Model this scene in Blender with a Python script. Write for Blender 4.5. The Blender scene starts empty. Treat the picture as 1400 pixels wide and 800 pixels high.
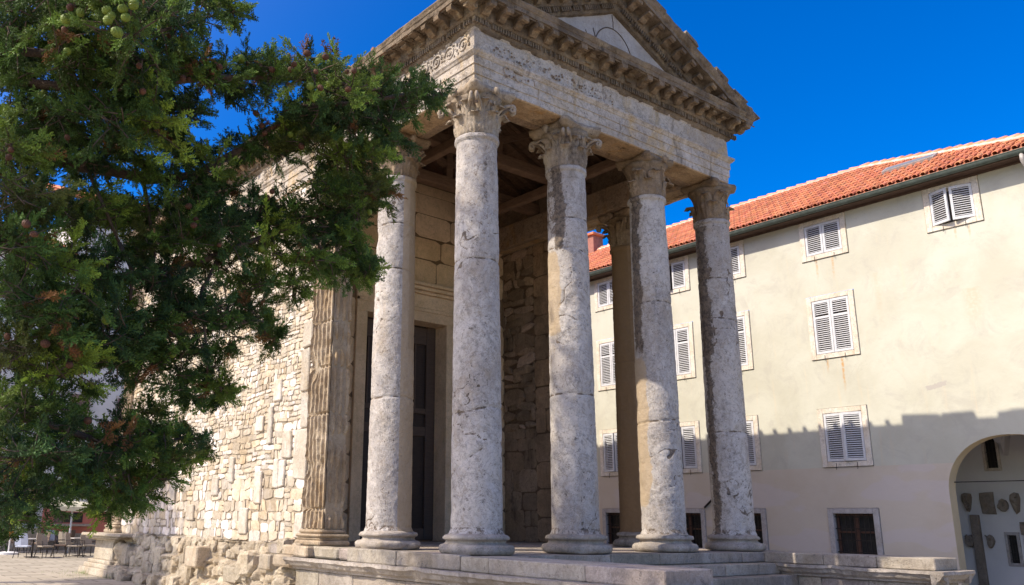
import bpy, bmesh, math, random
import numpy as np
from mathutils import Vector, Matrix, noise
R = math.radians
rnd = random.Random(7)
scn = bpy.context.scene
C = scn.collection

# ------------------------------------------------------------------ camera, sky, sun
cam_d = bpy.data.cameras.new('camera'); cam = bpy.data.objects.new('camera', cam_d); C.objects.link(cam)
scn.camera = cam
CR = Vector((0.79699538, -0.60381308, 0.0144269)); CU = Vector((-0.1665216, -0.19671225, 0.96621677))
CF = Vector((0.58057637, 0.77247269, 0.25732667)); CP = Vector((-9.04363, -10.75124, 0.51364))
m = Matrix((CR, CU, -CF)).transposed().to_4x4(); m.translation = CP
cam.matrix_world = m
cam_d.sensor_width = 36; cam_d.lens = 36 * 1167.07 / 1400; cam_d.shift_x = 110 / 1400
cam_d.clip_start = 0.05; cam_d.clip_end = 2000
scn.render.resolution_x = 1024; scn.render.resolution_y = 585
SUN_AZ, SUN_EL = R(160), R(43.7)
sun_dir = Vector((math.cos(SUN_AZ) * math.cos(SUN_EL), math.sin(SUN_AZ) * math.cos(SUN_EL), math.sin(SUN_EL)))
w = bpy.data.worlds.new('World'); scn.world = w; w.use_nodes = True
nt = w.node_tree; bgn = nt.nodes['Background']
sky = nt.nodes.new('ShaderNodeTexSky'); sky.sky_type = 'NISHITA'; sky.sun_disc = False
sky.sun_elevation = SUN_EL; sky.sun_rotation = math.atan2(sun_dir.x, sun_dir.y)
sky.air_density = 1.0; sky.dust_density = 0.25; sky.ozone_density = 3.0; sky.altitude = 200
hsv = nt.nodes.new('ShaderNodeHueSaturation'); hsv.inputs['Saturation'].default_value = 1.62; hsv.inputs['Value'].default_value = 1.6
hsv.inputs['Hue'].default_value = 0.517
nt.links.new(sky.outputs[0], hsv.inputs['Color'])
# aureole and horizon band added to the sky by direction, warming the ambient light
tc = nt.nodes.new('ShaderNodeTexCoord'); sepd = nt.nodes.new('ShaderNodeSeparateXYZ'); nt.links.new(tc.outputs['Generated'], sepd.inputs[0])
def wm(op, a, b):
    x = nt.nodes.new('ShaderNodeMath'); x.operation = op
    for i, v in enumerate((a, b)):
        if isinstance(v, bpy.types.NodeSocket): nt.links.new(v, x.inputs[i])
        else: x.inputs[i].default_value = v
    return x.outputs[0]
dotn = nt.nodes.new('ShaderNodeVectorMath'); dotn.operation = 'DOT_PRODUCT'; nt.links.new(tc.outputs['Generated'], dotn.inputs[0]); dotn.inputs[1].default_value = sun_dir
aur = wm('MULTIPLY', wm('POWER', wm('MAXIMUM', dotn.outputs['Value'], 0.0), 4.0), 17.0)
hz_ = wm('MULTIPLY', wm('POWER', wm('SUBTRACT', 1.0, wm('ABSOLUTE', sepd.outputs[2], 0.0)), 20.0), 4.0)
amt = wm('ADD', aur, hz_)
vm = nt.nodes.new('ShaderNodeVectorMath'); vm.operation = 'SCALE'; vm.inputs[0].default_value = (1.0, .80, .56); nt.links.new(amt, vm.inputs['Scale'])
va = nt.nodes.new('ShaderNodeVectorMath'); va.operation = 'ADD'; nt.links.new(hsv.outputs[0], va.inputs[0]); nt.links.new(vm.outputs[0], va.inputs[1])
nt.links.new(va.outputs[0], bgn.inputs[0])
bgn.inputs[1].default_value = 0.10
sl = bpy.data.lights.new('sun', 'SUN'); sl.energy = 4.6; sl.angle = R(0.55); sl.color = (1.0, 0.915, 0.78)
so = bpy.data.objects.new('sun', sl); C.objects.link(so); so.rotation_euler = sun_dir.to_track_quat('Z', 'Y').to_euler()
scn.view_settings.view_transform = 'Standard'; scn.view_settings.look = 'None'
scn.view_settings.exposure = 0.45; scn.view_settings.gamma = 1.0

def at(px, py, d):
    """the point seen at photo pixel px,py at camera depth d: used to read positions off the photograph"""
    return CP + d * (CF + (px - 590) / 1167.07 * CR - (py - 400) / 1167.07 * CU)

# ------------------------------------------------------------------ mesh helper
class MB:
    def __init__(s): s.v = []; s.f = []; s.c = []; s.cur = (1, 1, 1)
    def face(s, idx, c=None): s.f.append(tuple(idx)); s.c.append(c or s.cur)
    def quad(s, a, b, c, d, col=None):
        n = len(s.v); s.v += [tuple(a), tuple(b), tuple(c), tuple(d)]; s.face((n, n+1, n+2, n+3), col)
    def poly(s, pts, col=None):
        n = len(s.v); s.v += [tuple(p) for p in pts]; s.face(range(n, n+len(pts)), col)
    def box(s, x0, x1, y0, y1, z0, z1, col=None):
        s.hexa([(x0,y0,z0),(x1,y0,z0),(x1,y1,z0),(x0,y1,z0)], [(x0,y0,z1),(x1,y0,z1),(x1,y1,z1),(x0,y1,z1)], col)
    def hexa(s, lo, hi, col=None):
        n = len(s.v); s.v += [tuple(p) for p in lo] + [tuple(p) for p in hi]; k = len(lo)
        s.face([n+i for i in range(k)][::-1], col); s.face([n+k+i for i in range(k)], col)
        for i in range(k): j = (i+1) % k; s.face((n+i, n+j, n+k+j, n+k+i), col)
    def cbox(s, x0, x1, y0, y1, z0, z1, b=0.01, col=None):
        """box with chamfered vertical and top/bottom edges"""
        b = min(b, (x1-x0)*.45, (y1-y0)*.45, (z1-z0)*.45)
        def ring(i, z): return [(x0+i+b,y0+i,z),(x1-i-b,y0+i,z),(x1-i,y0+i+b,z),(x1-i,y1-i-b,z),(x1-i-b,y1-i,z),(x0+i+b,y1-i,z),(x0+i,y1-i-b,z),(x0+i,y0+i+b,z)]
        s.loft([ring(b*.7, z0), ring(0, z0+b), ring(0, z1-b), ring(b*.7, z1)], col=col, caps=True)
    def loft(s, rings, col=None, caps=True, closed=True):
        n = len(s.v); k = len(rings[0])
        for r in rings: s.v += [tuple(p) for p in r]
        for a in range(len(rings)-1):
            for i in range(k if closed else k-1):
                j = (i+1) % k
                s.face((n+a*k+i, n+a*k+j, n+(a+1)*k+j, n+(a+1)*k+i), col)
        if caps:
            s.face([n+i for i in range(k)][::-1], col); s.face([n+(len(rings)-1)*k+i for i in range(k)], col)
    def tube(s, pts, radii, seg=8, col=None, caps=True):
        pts = [Vector(p) for p in pts]; rings = []
        if not hasattr(radii, '__len__'): radii = [radii]*len(pts)
        prev = None
        for i, p in enumerate(pts):
            t = (pts[min(i+1, len(pts)-1)] - pts[max(i-1, 0)]).normalized()
            a = (prev - t*prev.dot(t)).normalized() if prev is not None and (prev - t*prev.dot(t)).length > 1e-4 else t.orthogonal().normalized()
            prev = a; b = t.cross(a)
            rings.append([p + radii[i]*(a*math.cos(2*math.pi*k/seg) + b*math.sin(2*math.pi*k/seg)) for k in range(seg)])
        s.loft(rings, col, caps)
    def lathe(s, prof, seg=32, cx=0, cy=0, col=None, jit=None):
        rings = []
        for (r, z) in prof:
            ring = []
            for k in range(seg):
                a = 2*math.pi*k/seg; rr = r
                if jit: rr += jit*noise.noise(Vector((math.cos(a)*3+cx, math.sin(a)*3+cy, z*4)))
                ring.append((cx+rr*math.cos(a), cy+rr*math.sin(a), z))
            rings.append(ring)
        s.loft(rings, col, True)
    def xform(s, M, start=0):
        for i in range(start, len(s.v)): s.v[i] = tuple(M @ Vector(s.v[i]))
    def build(s, name, mat, parent=None, smooth=False, loc=None, attrs=None):
        me = bpy.data.meshes.new(name)
        off = Vector(loc) if loc is not None else None
        vv = s.v if off is None else [(p[0]-off[0], p[1]-off[1], p[2]-off[2]) for p in s.v]
        me.from_pydata(vv, [], s.f)
        ca = me.color_attributes.new('tint', 'FLOAT_COLOR', 'CORNER')
        cc = np.repeat(np.array([(c[0], c[1], c[2], 1.0) for c in s.c], dtype=np.float32), [len(f) for f in s.f], axis=0)
        ca.data.foreach_set('color', cc.ravel())
        if attrs:
            for k, vals in attrs.items():
                a = me.attributes.new(k, 'FLOAT', 'POINT'); a.data.foreach_set('value', np.array(vals, dtype=np.float32))
        me.materials.append(mat)
        if smooth: me.polygons.foreach_set('use_smooth', [True]*len(me.polygons))
        me.update()
        o = bpy.data.objects.new(name, me); C.objects.link(o)
        if parent is not None:
            o.parent = parent
            o.location = (off if off is not None else Vector((0,0,0))) - world_loc(parent)
        elif off is not None: o.location = off
        return o

def world_loc(o):
    v = Vector((0,0,0))
    while o is not None: v += o.location; o = o.parent
    return v
def tag(o, label, cat, group=None, kind=None):
    if label: o['label'] = label
    if cat: o['category'] = cat
    if group: o['group'] = group
    if kind: o['kind'] = kind
    return o
def thing(name, label, cat, loc=(0,0,0), group=None):
    o = bpy.data.objects.new(name, None); C.objects.link(o); o.location = loc; o.empty_display_size = .2
    return tag(o, label, cat, group)
def struct(o): o['kind'] = 'structure'; return o
def fbm(p, oct=3):
    v = 0; a = 1
    for _ in range(oct): v += a*noise.noise(p); p = p*2.03; a *= .5
    return v

# ------------------------------------------------------------------ materials
class N:
    def __init__(s, name):
        s.m = bpy.data.materials.new(name); s.m.use_nodes = True; s.t = s.m.node_tree
        s.b = s.t.nodes['Principled BSDF']; s.b.inputs['Roughness'].default_value = .85
        s.b.inputs['Specular IOR Level'].default_value = .25
        g = s.t.nodes.new('ShaderNodeNewGeometry'); s.pos = g.outputs['Position']
    def n(s, typ, **kw):
        x = s.t.nodes.new(typ)
        for k, v in kw.items():
            if hasattr(x, k) and k not in x.inputs: setattr(x, k, v)
            else: s.set(x.inputs[k], v)
        return x
    def set(s, inp, v):
        if isinstance(v, bpy.types.NodeSocket): s.t.links.new(v, inp)
        elif isinstance(v, tuple) and len(v) == 3 and inp.type == 'RGBA': inp.default_value = (*v, 1)
        else: inp.default_value = v
    def vec(s, scale=(1,1,1), src=None):
        x = s.n('ShaderNodeMapping'); s.set(x.inputs['Vector'], src or s.pos); x.inputs['Scale'].default_value = scale; return x.outputs[0]
    def noise(s, scale, detail=4, rough=.6, dist=0, vec=None):
        x = s.n('ShaderNodeTexNoise'); s.set(x.inputs['Vector'], vec or s.pos)
        x.inputs['Scale'].default_value = scale; x.inputs['Detail'].default_value = detail; x.inputs['Roughness'].default_value = rough
        x.inputs['Distortion'].default_value = dist; return x.outputs[0]
    def vor(s, scale, feature='F1', vec=None, out=0, rand=1):
        x = s.n('ShaderNodeTexVoronoi'); x.feature = feature; s.set(x.inputs['Vector'], vec or s.pos); x.inputs['Scale'].default_value = scale
        x.inputs['Randomness'].default_value = rand
        return x.outputs[out]
    def ramp(s, v, lo, hi, a=0.0, b=1.0):
        x = s.n('ShaderNodeMapRange'); s.set(x.inputs[0], v); x.inputs[1].default_value = lo; x.inputs[2].default_value = hi
        x.inputs[3].default_value = a; x.inputs[4].default_value = b; x.interpolation_type = 'SMOOTHSTEP'; return x.outputs[0]
    def math(s, op, a, b=0.0, c=0.0):
        x = s.n('ShaderNodeMath'); x.operation = op; s.set(x.inputs[0], a); s.set(x.inputs[1], b); s.set(x.inputs[2], c); return x.outputs[0]
    def mix(s, f, a, b, mode='MIX'):
        x = s.n('ShaderNodeMix'); x.data_type = 'RGBA'; x.blend_type = mode; s.set(x.inputs[0], f)
        s.set(x.inputs[6], a if isinstance(a, bpy.types.NodeSocket) else (*a, 1)); s.set(x.inputs[7], b if isinstance(b, bpy.types.NodeSocket) else (*b, 1)); return x.outputs[2]
    def attr(s, name, out=2):
        x = s.n('ShaderNodeAttribute'); x.attribute_name = name; return x.outputs[out]
    def sep(s, i, src=None):
        x = s.n('ShaderNodeSeparateXYZ'); s.set(x.inputs[0], src or s.pos); return x.outputs[i]
    def bump(s, h, strength=.5, dist=.02):
        x = s.n('ShaderNodeBump'); s.set(x.inputs['Height'], h); x.inputs['Strength'].default_value = strength; x.inputs['Distance'].default_value = dist
        prev = s.b.inputs['Normal'].links
        if prev: s.set(x.inputs['Normal'], prev[0].from_socket)
        s.t.links.new(x.outputs[0], s.b.inputs['Normal'])
    def col(s, c): s.set(s.b.inputs['Base Color'], c if isinstance(c, bpy.types.NodeSocket) else (*c, 1)); return s
    def done(s, rough=None):
        if rough is not None: s.b.inputs['Roughness'].default_value = rough
        return s.m

def stone(name, a, b, ochre, dark, pit=.5, big=.9, dirt=.5, tint=True, ochre_amt=.5, bumpd=.02, stain=False, mott=.5):
    n = N(name)
    c = n.mix(n.ramp(n.noise(big, 5, .65, .4), .38, .62), a, b)
    c = n.mix(n.math('MULTIPLY', n.ramp(n.noise(big*1.7, 4, .6, .8, n.vec((1,1,.55))), .5, .72), ochre_amt), c, ochre)
    fine = n.noise(11, 8, .82, .4)
    msk = n.ramp(n.noise(1.9, 4, .65, .5), .38, .62, .25, 1.0)
    c = n.mix(n.math('MULTIPLY', n.math('MULTIPLY', n.ramp(fine, .40, .53, 1, 0), mott), msk), c, tuple(x*.38 for x in a))
    mid = n.noise(5.5, 6, .75, .6)
    c = n.mix(n.math('MULTIPLY', n.ramp(mid, .50, .66), mott*.75), c, n.mix(.5, tuple(x*.5 for x in a), tuple(x*.8 for x in ochre)))
    c = n.mix(n.math('MULTIPLY', n.ramp(n.noise(3.1, 6, .75, .9), .54, .70), mott*.6), c, tuple(min(1, x*1.3) for x in a))
    vein = n.math('ABSOLUTE', n.math('SUBTRACT', n.noise(2.4, 7, .72, 1.2), .5))
    c = n.mix(n.math('MULTIPLY', n.ramp(vein, .0, .012, 1, 0), mott*.8), c, dark)
    c = n.mix(n.math('MULTIPLY', n.ramp(n.noise(45, 4, .7), .55, .66), .30), c, tuple(min(1, x*1.4) for x in a))
    pits = n.math('MULTIPLY', n.ramp(n.noise(15, 4, .75), .60, .70), pit)
    c = n.mix(pits, c, dark)
    if dirt: c = n.mix(n.math('MULTIPLY', n.ramp(n.noise(1.6, 6, .72, .3, n.vec((1.6,1.6,.45))), .55, .75), dirt), c, dark)
    if stain:
        st = n.attr('stain')
        k = n.ramp(n.math('ADD', st, n.math('MULTIPLY', n.math('SUBTRACT', n.noise(6, 7, .78, .5), .5), 2.6)), .42, .70)
        c = n.mix(n.math('MULTIPLY', k, .88), c, n.mix(n.ramp(n.noise(12, 6, .8), .38, .62), tuple(x*.55 for x in dark), (.20,.145,.10)))
        w2 = n.attr('patch')
        c = n.mix(n.math('MULTIPLY', n.ramp(n.math('ADD', w2, n.math('MULTIPLY', n.math('SUBTRACT', n.noise(6, 5, .7), .5), 1.0)), .4, .62), .8), c, ochre)
    if tint: c = n.mix(1.0, c, n.attr('tint', 0), 'MULTIPLY')
    n.col(c)
    n.bump(n.noise(9, 6, .75), .55, bumpd*1.6)
    n.bump(n.math('SUBTRACT', n.noise(48, 4, .7), n.math('MULTIPLY', pits, .8)), .8, bumpd*.6)
    return n.done(.9)

M = {}
M['marble'] = stone('column_marble', (.56,.505,.45), (.40,.355,.32), (.42,.31,.19), (.070,.048,.033), pit=.85, big=.8, dirt=.35, stain=True, ochre_amt=.45, tint=True, bumpd=.024, mott=.75)
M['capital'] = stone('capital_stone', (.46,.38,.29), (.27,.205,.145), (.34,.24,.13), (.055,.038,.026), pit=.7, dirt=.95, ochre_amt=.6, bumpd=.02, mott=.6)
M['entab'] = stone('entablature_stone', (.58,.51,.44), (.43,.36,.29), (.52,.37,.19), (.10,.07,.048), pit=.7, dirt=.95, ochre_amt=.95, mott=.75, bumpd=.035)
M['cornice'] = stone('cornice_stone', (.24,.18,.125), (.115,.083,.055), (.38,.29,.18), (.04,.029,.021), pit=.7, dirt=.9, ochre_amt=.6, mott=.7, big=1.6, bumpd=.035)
M['tymp'] = stone('tympanum_stone', (.47,.43,.41), (.38,.34,.31), (.44,.34,.22), (.12,.09,.07), pit=.3, dirt=.35, ochre_amt=.3, mott=.3)
M['rubble'] = stone('rubble_stone', (.60,.535,.45), (.50,.42,.32), (.40,.29,.165), (.13,.095,.06), pit=.5, dirt=.35, ochre_amt=.6, mott=.5)
M['mortar'] = stone('wall_mortar', (.50,.42,.32), (.38,.30,.21), (.42,.31,.18), (.16,.12,.08), pit=.6, dirt=.3, tint=False, bumpd=.05)
M['ashlar'] = stone('ashlar_stone', (.78,.58,.38), (.64,.46,.29), (.62,.44,.24), (.14,.10,.06), pit=.3, dirt=.4, ochre_amt=.5, mott=.35)
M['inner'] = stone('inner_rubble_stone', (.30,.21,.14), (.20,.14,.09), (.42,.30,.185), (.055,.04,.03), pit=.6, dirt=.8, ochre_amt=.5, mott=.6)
M['pil'] = stone('pilaster_stone', (.50,.40,.28), (.34,.25,.16), (.40,.26,.12), (.12,.08,.05), pit=.5, dirt=.6, ochre_amt=.7, mott=.6, bumpd=.035)
M['podium'] = stone('podium_stone', (.46,.40,.34), (.33,.28,.23), (.38,.30,.20), (.09,.07,.055), pit=.6, dirt=.65, ochre_amt=.5, mott=.6, bumpd=.03)
M['podrub'] = stone('podium_rubble_stone', (.60,.52,.40), (.46,.38,.28), (.44,.32,.18), (.14,.10,.07), pit=.6, dirt=.4, ochre_amt=.55, bumpd=.07, mott=.55)
def wood(name, a, b, rough=.75):
    n = N(name); c = n.mix(n.ramp(n.noise(5, 5, .7, 0, n.vec((1,1,6))), .3, .7), a, b); n.col(c); n.bump(n.noise(30, 3, .6, 0, n.vec((1,1,.15))), .3, .005); return n.done(rough)
M['beam'] = wood('old_beam_wood', (.13,.075,.045), (.21,.125,.075))
M['door'] = wood('door_wood', (.035,.024,.020), (.055,.036,.028), .5)
M['doorframe'] = wood('door_frame_wood', (.085,.058,.045), (.11,.075,.055), .6)
def plain(name, c, rough=.7, var=.12, metal=0, scale=8):
    n = N(name); k = n.ramp(n.noise(scale, 4, .6), .3, .7)
    n.col(n.mix(k, c, tuple(x*(1-var*2) for x in c))); n.b.inputs['Metallic'].default_value = metal; return n.done(rough)
M['glassdark'] = plain('dark_glass', (.045,.043,.04), .10)
M['shutter'] = plain('shutter_paint', (.62,.61,.61), .55, .06)
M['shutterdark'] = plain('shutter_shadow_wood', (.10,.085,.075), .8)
M['frame'] = stone('window_surround_stone', (.72,.65,.55), (.64,.55,.43), (.52,.36,.20), (.20,.14,.10), pit=.15, dirt=.25, tint=False, big=2.2, ochre_amt=.35, bumpd=.004)
M['groundframe'] = stone('grey_surround_stone', (.48,.44,.41), (.42,.38,.35), (.40,.34,.27), (.18,.14,.11), pit=.2, dirt=.25, tint=False, big=2.2, bumpd=.004)
M['brownwood'] = wood('brown_window_wood', (.09,.045,.03), (.12,.06,.04), .5)
M['iron'] = plain('grille_iron', (.06,.05,.045), .5, .2, .6)
M['gutter'] = plain('gutter_metal', (.10,.12,.10), .38, .15, .3)
M['soffit'] = plain('soffit_wood', (.12,.075,.055), .7, .15)
M['skyl'] = plain('skylight_metal', (.42,.38,.34), .4)
# plaster facade: cream above, beige band below z=2.05, rust streaks under window bolts
n = N('facade_plaster')
z = n.sep(2); y = n.sep(1)
c = n.mix(n.ramp(n.noise(.7, 5, .6, .5), .3, .7), (.545,.525,.43), (.48,.455,.36))
c = n.mix(n.math('MULTIPLY', n.ramp(n.noise(1.3, 7, .75, .6), .48, .68), .45), c, (.40,.37,.315))
hc = n.math('ABSOLUTE', n.math('SUBTRACT', n.noise(.55, 8, .7, 1.5), .5))
c = n.mix(n.math('MULTIPLY', n.math('MULTIPLY', n.ramp(hc, 0, .0022, 1, 0), n.ramp(n.noise(.4, 2), .48, .6)), .55), c, (.24,.21,.17))
c = n.mix(n.math('MULTIPLY', n.ramp(n.noise(3, 4, .6, 0, n.vec((1,2.5,.22))), .55, .78), .28), c, (.64,.50,.32))
low = n.mix(n.ramp(n.noise(.5, 4, .6), .4, .6), (.57,.49,.39), (.54,.455,.35))
low = n.mix(n.math('MULTIPLY', n.ramp(n.noise(.9, 2, .5, 0, n.vec((1,.6,1.6))), .52, .56), .5), low, (.57,.50,.47))
c = n.mix(n.ramp(n.math('ADD', z, n.math('MULTIPLY', n.noise(6, 2), .012)), 2.050, 2.062), low, c)
def streak(y0, z0, wd, ln, amt):
    dy = n.math('ABSOLUTE', n.math('SUBTRACT', n.math('ADD', y, n.math('MULTIPLY', n.noise(5, 3), .06)), y0+.03))
    a = n.ramp(dy, wd*.2, wd, 1, 0)
    dz = n.math('SUBTRACT', z0, z)
    b = n.math('MULTIPLY', n.ramp(dz, -.03, .02), n.ramp(dz, ln*.3, ln, 1, 0))
    return n.math('MULTIPLY', n.math('MULTIPLY', a, b), n.math('MULTIPLY', n.ramp(n.noise(14, 3), .25, .6), amt))
for (y0, z0, wd, ln, amt) in ((.98,5.02,.05,1.1,.95),(1.40,5.02,.045,.45,.7),(.95,7.94,.05,.8,.6),(1.42,7.94,.05,.7,.6),(-2.3,7.9,.04,.35,.5),(-2.62,7.9,.04,.4,.5),(4.95,5.02,.05,.5,.4),(-2.45,6.3,.30,1.2,.25),(-.2,7.2,.1,1.8,.16)):
    c = n.mix(streak(y0, z0, wd, ln, amt), c, (.50,.28,.11))
# a patch of fallen paint with a crack running right
pm = n.math('MULTIPLY', n.ramp(n.math('ADD', n.math('ABSOLUTE', n.math('SUBTRACT', y, -1.35)), n.math('MULTIPLY', n.noise(7, 4, .7), .3)), .36, .42, 1, 0), n.ramp(n.math('ADD', n.math('ABSOLUTE', n.math('SUBTRACT', z, n.math('MULTIPLY_ADD', y, -.18, 3.72))), n.math('MULTIPLY', n.noise(9, 4, .7), .14)), .12, .14, 1, 0))
c = n.mix(pm, c, (.42,.38,.33))
n.col(c); n.bump(n.noise(4, 5, .6), .25, .03); n.bump(n.noise(60, 3, .6), .25, .003)
M['plaster'] = n.done(.92)
M['white'] = plain('loggia_whitewash', (.76,.73,.70), .9, .04, 0, 1.5)
M['jamb'] = plain('yellow_reveal_plaster', (.70,.56,.34), .9, .05, 0, 2)
M['frag'] = stone('carved_fragment_stone', (.34,.28,.22), (.26,.21,.16), (.34,.25,.15), (.10,.075,.055), pit=.4, dirt=.4, tint=False, big=3)
# roof tiles
def tile(name, a, b, c3):
    n = N(name); k = n.vor(3.2, 'F1', n.vec((1,1.6,1)), 1); 
    s = n.n('ShaderNodeSeparateColor'); n.set(s.inputs[0], k)
    c = n.mix(s.outputs[0], a, b); c = n.mix(n.math('MULTIPLY', n.ramp(n.noise(6, 5, .7), .5, .7), .5), c, c3)
    c = n.mix(1.0, c, n.attr('tint', 0), 'MULTIPLY')
    n.col(c); n.bump(n.noise(20, 4), .3, .01); return n.done(.85)
M['tile'] = tile('terracotta_tile', (.58,.21,.10), (.46,.15,.075), (.54,.34,.24))
M['ridge'] = tile('ridge_tile', (.66,.30,.18), (.60,.22,.12), (.68,.52,.42))
M['oldtile'] = tile('old_terracotta_tile', (.36,.17,.09), (.28,.14,.08), (.30,.25,.18))
# ground
n = N('paving_stone')
br = n.n('ShaderNodeTexBrick'); n.set(br.inputs['Vector'], n.pos); br.inputs['Scale'].default_value = 1
br.inputs['Brick Width'].default_value = 1.1; br.inputs['Row Height'].default_value = .62; br.inputs['Mortar Size'].default_value = .022
br.inputs['Color1'].default_value = (.46,.40,.31,1); br.inputs['Color2'].default_value = (.32,.28,.21,1); br.inputs['Mortar'].default_value = (.12,.10,.07,1)
c = n.mix(n.math('MULTIPLY', n.ramp(n.noise(1.3, 5, .7), .4, .7), .5), br.outputs[0], (.34,.29,.22))
n.col(c); n.bump(n.noise(12, 4, .7), .4, .01); n.bump(br.outputs[1], -.5, .01); M['paving'] = n.done(.75)
# foliage
def leafmat(name, trans=.16):
    n = N(name); c = n.attr('tint', 0); n.col(c); n.b.inputs['Roughness'].default_value = .6
    tr = n.n('ShaderNodeBsdfTranslucent'); n.set(tr.inputs[0], n.mix(.5, c, (.14,.20,.03)))
    mx = n.n('ShaderNodeMixShader'); mx.inputs[0].default_value = trans
    n.t.links.new(n.b.outputs[0], mx.inputs[1]); n.t.links.new(tr.outputs[0], mx.inputs[2])
    n.t.links.new(mx.outputs[0], n.t.nodes['Material Output'].inputs[0]); return n.m
M['leaf'] = leafmat('cypress_foliage'); M['leaf2'] = leafmat('broad_foliage')
M['bark'] = stone('tree_bark', (.13,.09,.065), (.09,.062,.045), (.15,.10,.06), (.03,.022,.016), pit=.4, dirt=.3, tint=False, big=4)
M['cone_g'] = plain('green_cone_skin', (.17,.22,.03), .5, .15, 0, 60)
M['cone_b'] = plain('brown_cone_skin', (.13,.055,.03), .7, .25, 0, 60)

# ------------------------------------------------------------------ ground
g = MB()
xs = [-250,-60,-20,-6,0,8,20,60,250]
for i in range(8):
    for j in range(8): g.quad((xs[i],xs[j],-1.2),(xs[i+1],xs[j],-1.2),(xs[i+1],xs[j+1],-1.2),(xs[i],xs[j+1],-1.2))
struct(g.build('ground', M['paving']))

# ------------------------------------------------------------------ stone wall generator
def stones(mb, O, U, V, Nn, W, H, sw, sh, dep, gap=.012, jit=.25, rough=.3, base=(1,1,1), cv=.18, skip=None, light=.12, wob=.0, seed=1, front=.012, ochre=.25):
    """courses of separate chamfered stones on the plane O + u U + v V, standing out along Nn"""
    rg = random.Random(seed); O = Vector(O); U = Vector(U); V = Vector(V); Nn = Vector(Nn)
    v = 0
    while v < H-1e-3:
        h = sh*rg.uniform(1-jit, 1+jit)
        if H-(v+h) < sh*.45: h = H-v
        u = -rg.random()*sw*.5
        while u < W:
            ww = sw*rg.uniform(1-jit*1.8, 1+jit*2.2)
            u0 = max(u, 0); u1 = min(u+ww, W)
            if W-u1 < sw*.25: u1 = W; ww = W-u+.01
            if u1-u0 > .03 and not (skip and skip((u0+u1)/2, v+h/2)):
                split = rg.random() < .16 and h > sh*1.1
                for (va, vb) in (((v, v+h*rg.uniform(.4,.6)), None) if False else ((v, v+h),)) if not split else ((v, v+h*.5), (v+h*.5, v+h)):
                    d = dep*rg.uniform(.15, 1.0); gp = gap*rg.uniform(.5, 1.6)
                    j = lambda s: rg.uniform(-1, 1)*s*min(u1-u0, vb-va)*rough*.3
                    wv = lambda uu: wob*noise.noise(Vector((uu*.9, va*1.3, seed)))
                    cs = [(u0+gp+j(1)*(u0>0), va+gp+j(1)+wv(u0)), (u1-gp+j(1)*(u1<W), va+gp+j(1)+wv(u1)), (u1-gp+j(1)*(u1<W), vb-gp+j(1)+wv(u1)), (u0+gp+j(1)*(u0>0), vb-gp+j(1)+wv(u0))]
                    cu = sum(a for a,_ in cs)/4; cvv = sum(b for _,b in cs)/4
                    fr = min(.45, front/min(u1-u0, vb-va)*2)
                    # octagonal outline for rougher stones
                    oc = []
                    for k in range(4):
                        a = cs[k]; b = cs[(k+1)%4]; t = .12+.25*rough*rg.random()
                        oc.append((a[0]+(b[0]-a[0])*t, a[1]+(b[1]-a[1])*t)); oc.append((a[0]+(b[0]-a[0])*(1-t*rg.uniform(.5,1)), a[1]+(b[1]-a[1])*(1-t*rg.uniform(.5,1))))
                    back = [O+U*a+V*b for a,b in oc]
                    mid = [O+U*a+V*b+Nn*(d*.7) for a,b in oc]
                    fro = [O+U*(a+(cu-a)*fr)+V*(b+(cvv-b)*fr)+Nn*(d+rg.uniform(-.3,.3)*dep*rough) for a,b in oc]
                    t = 1+rg.uniform(-cv, cv); o = rg.random()*ochre; col = (base[0]*t, base[1]*t*(1-o*.16), base[2]*t*(1-o*.42))
                    if rg.random() < light: col = tuple(x*1.30 for x in (base[0]*t, base[1]*t, base[2]*t*1.06))
                    n0 = len(mb.v); mb.v += [tuple(p) for p in back+mid+fro]
                    for i in range(8):
                        q = (i+1) % 8
                        mb.face((n0+i, n0+q, n0+8+q, n0+8+i), col); mb.face((n0+8+i, n0+8+q, n0+16+q, n0+16+i), col)
                    cc = O+U*cu+V*cvv+Nn*(d+rg.uniform(0,.4)*dep*rough)
                    mb.v.append(tuple(cc)); ci = len(mb.v)-1
                    for i in range(8): mb.face((n0+16+i, n0+16+(i+1)%8, ci), col)
            u += ww
        v += h

# ------------------------------------------------------------------ the temple
T = thing('temple', 'weathered Roman temple with a columned porch, gable and rubble stone side wall', 'temple', (3.45, 0, -1.2))
COL = [(0,0,'C2'),(2.25,0,'C3'),(4.65,0,'C4'),(6.9,0,'C5'),(0,2.47,'C1'),(6.9,2.47,'C6')]
JO = {'C1':[6.06,5.14,2.68],'C2':[4.76,2.24],'C3':[6.02,5.4,2.7],'C4':[4.78,2.42],'C5':[5.7,4.76,2.38],'C6':[4.2,5.9]}
YE = 9.7       # back of the portico roof does not matter: the roof runs the whole length
YB = 17.3      # back corner of the cella
AXM = 3.40

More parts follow.
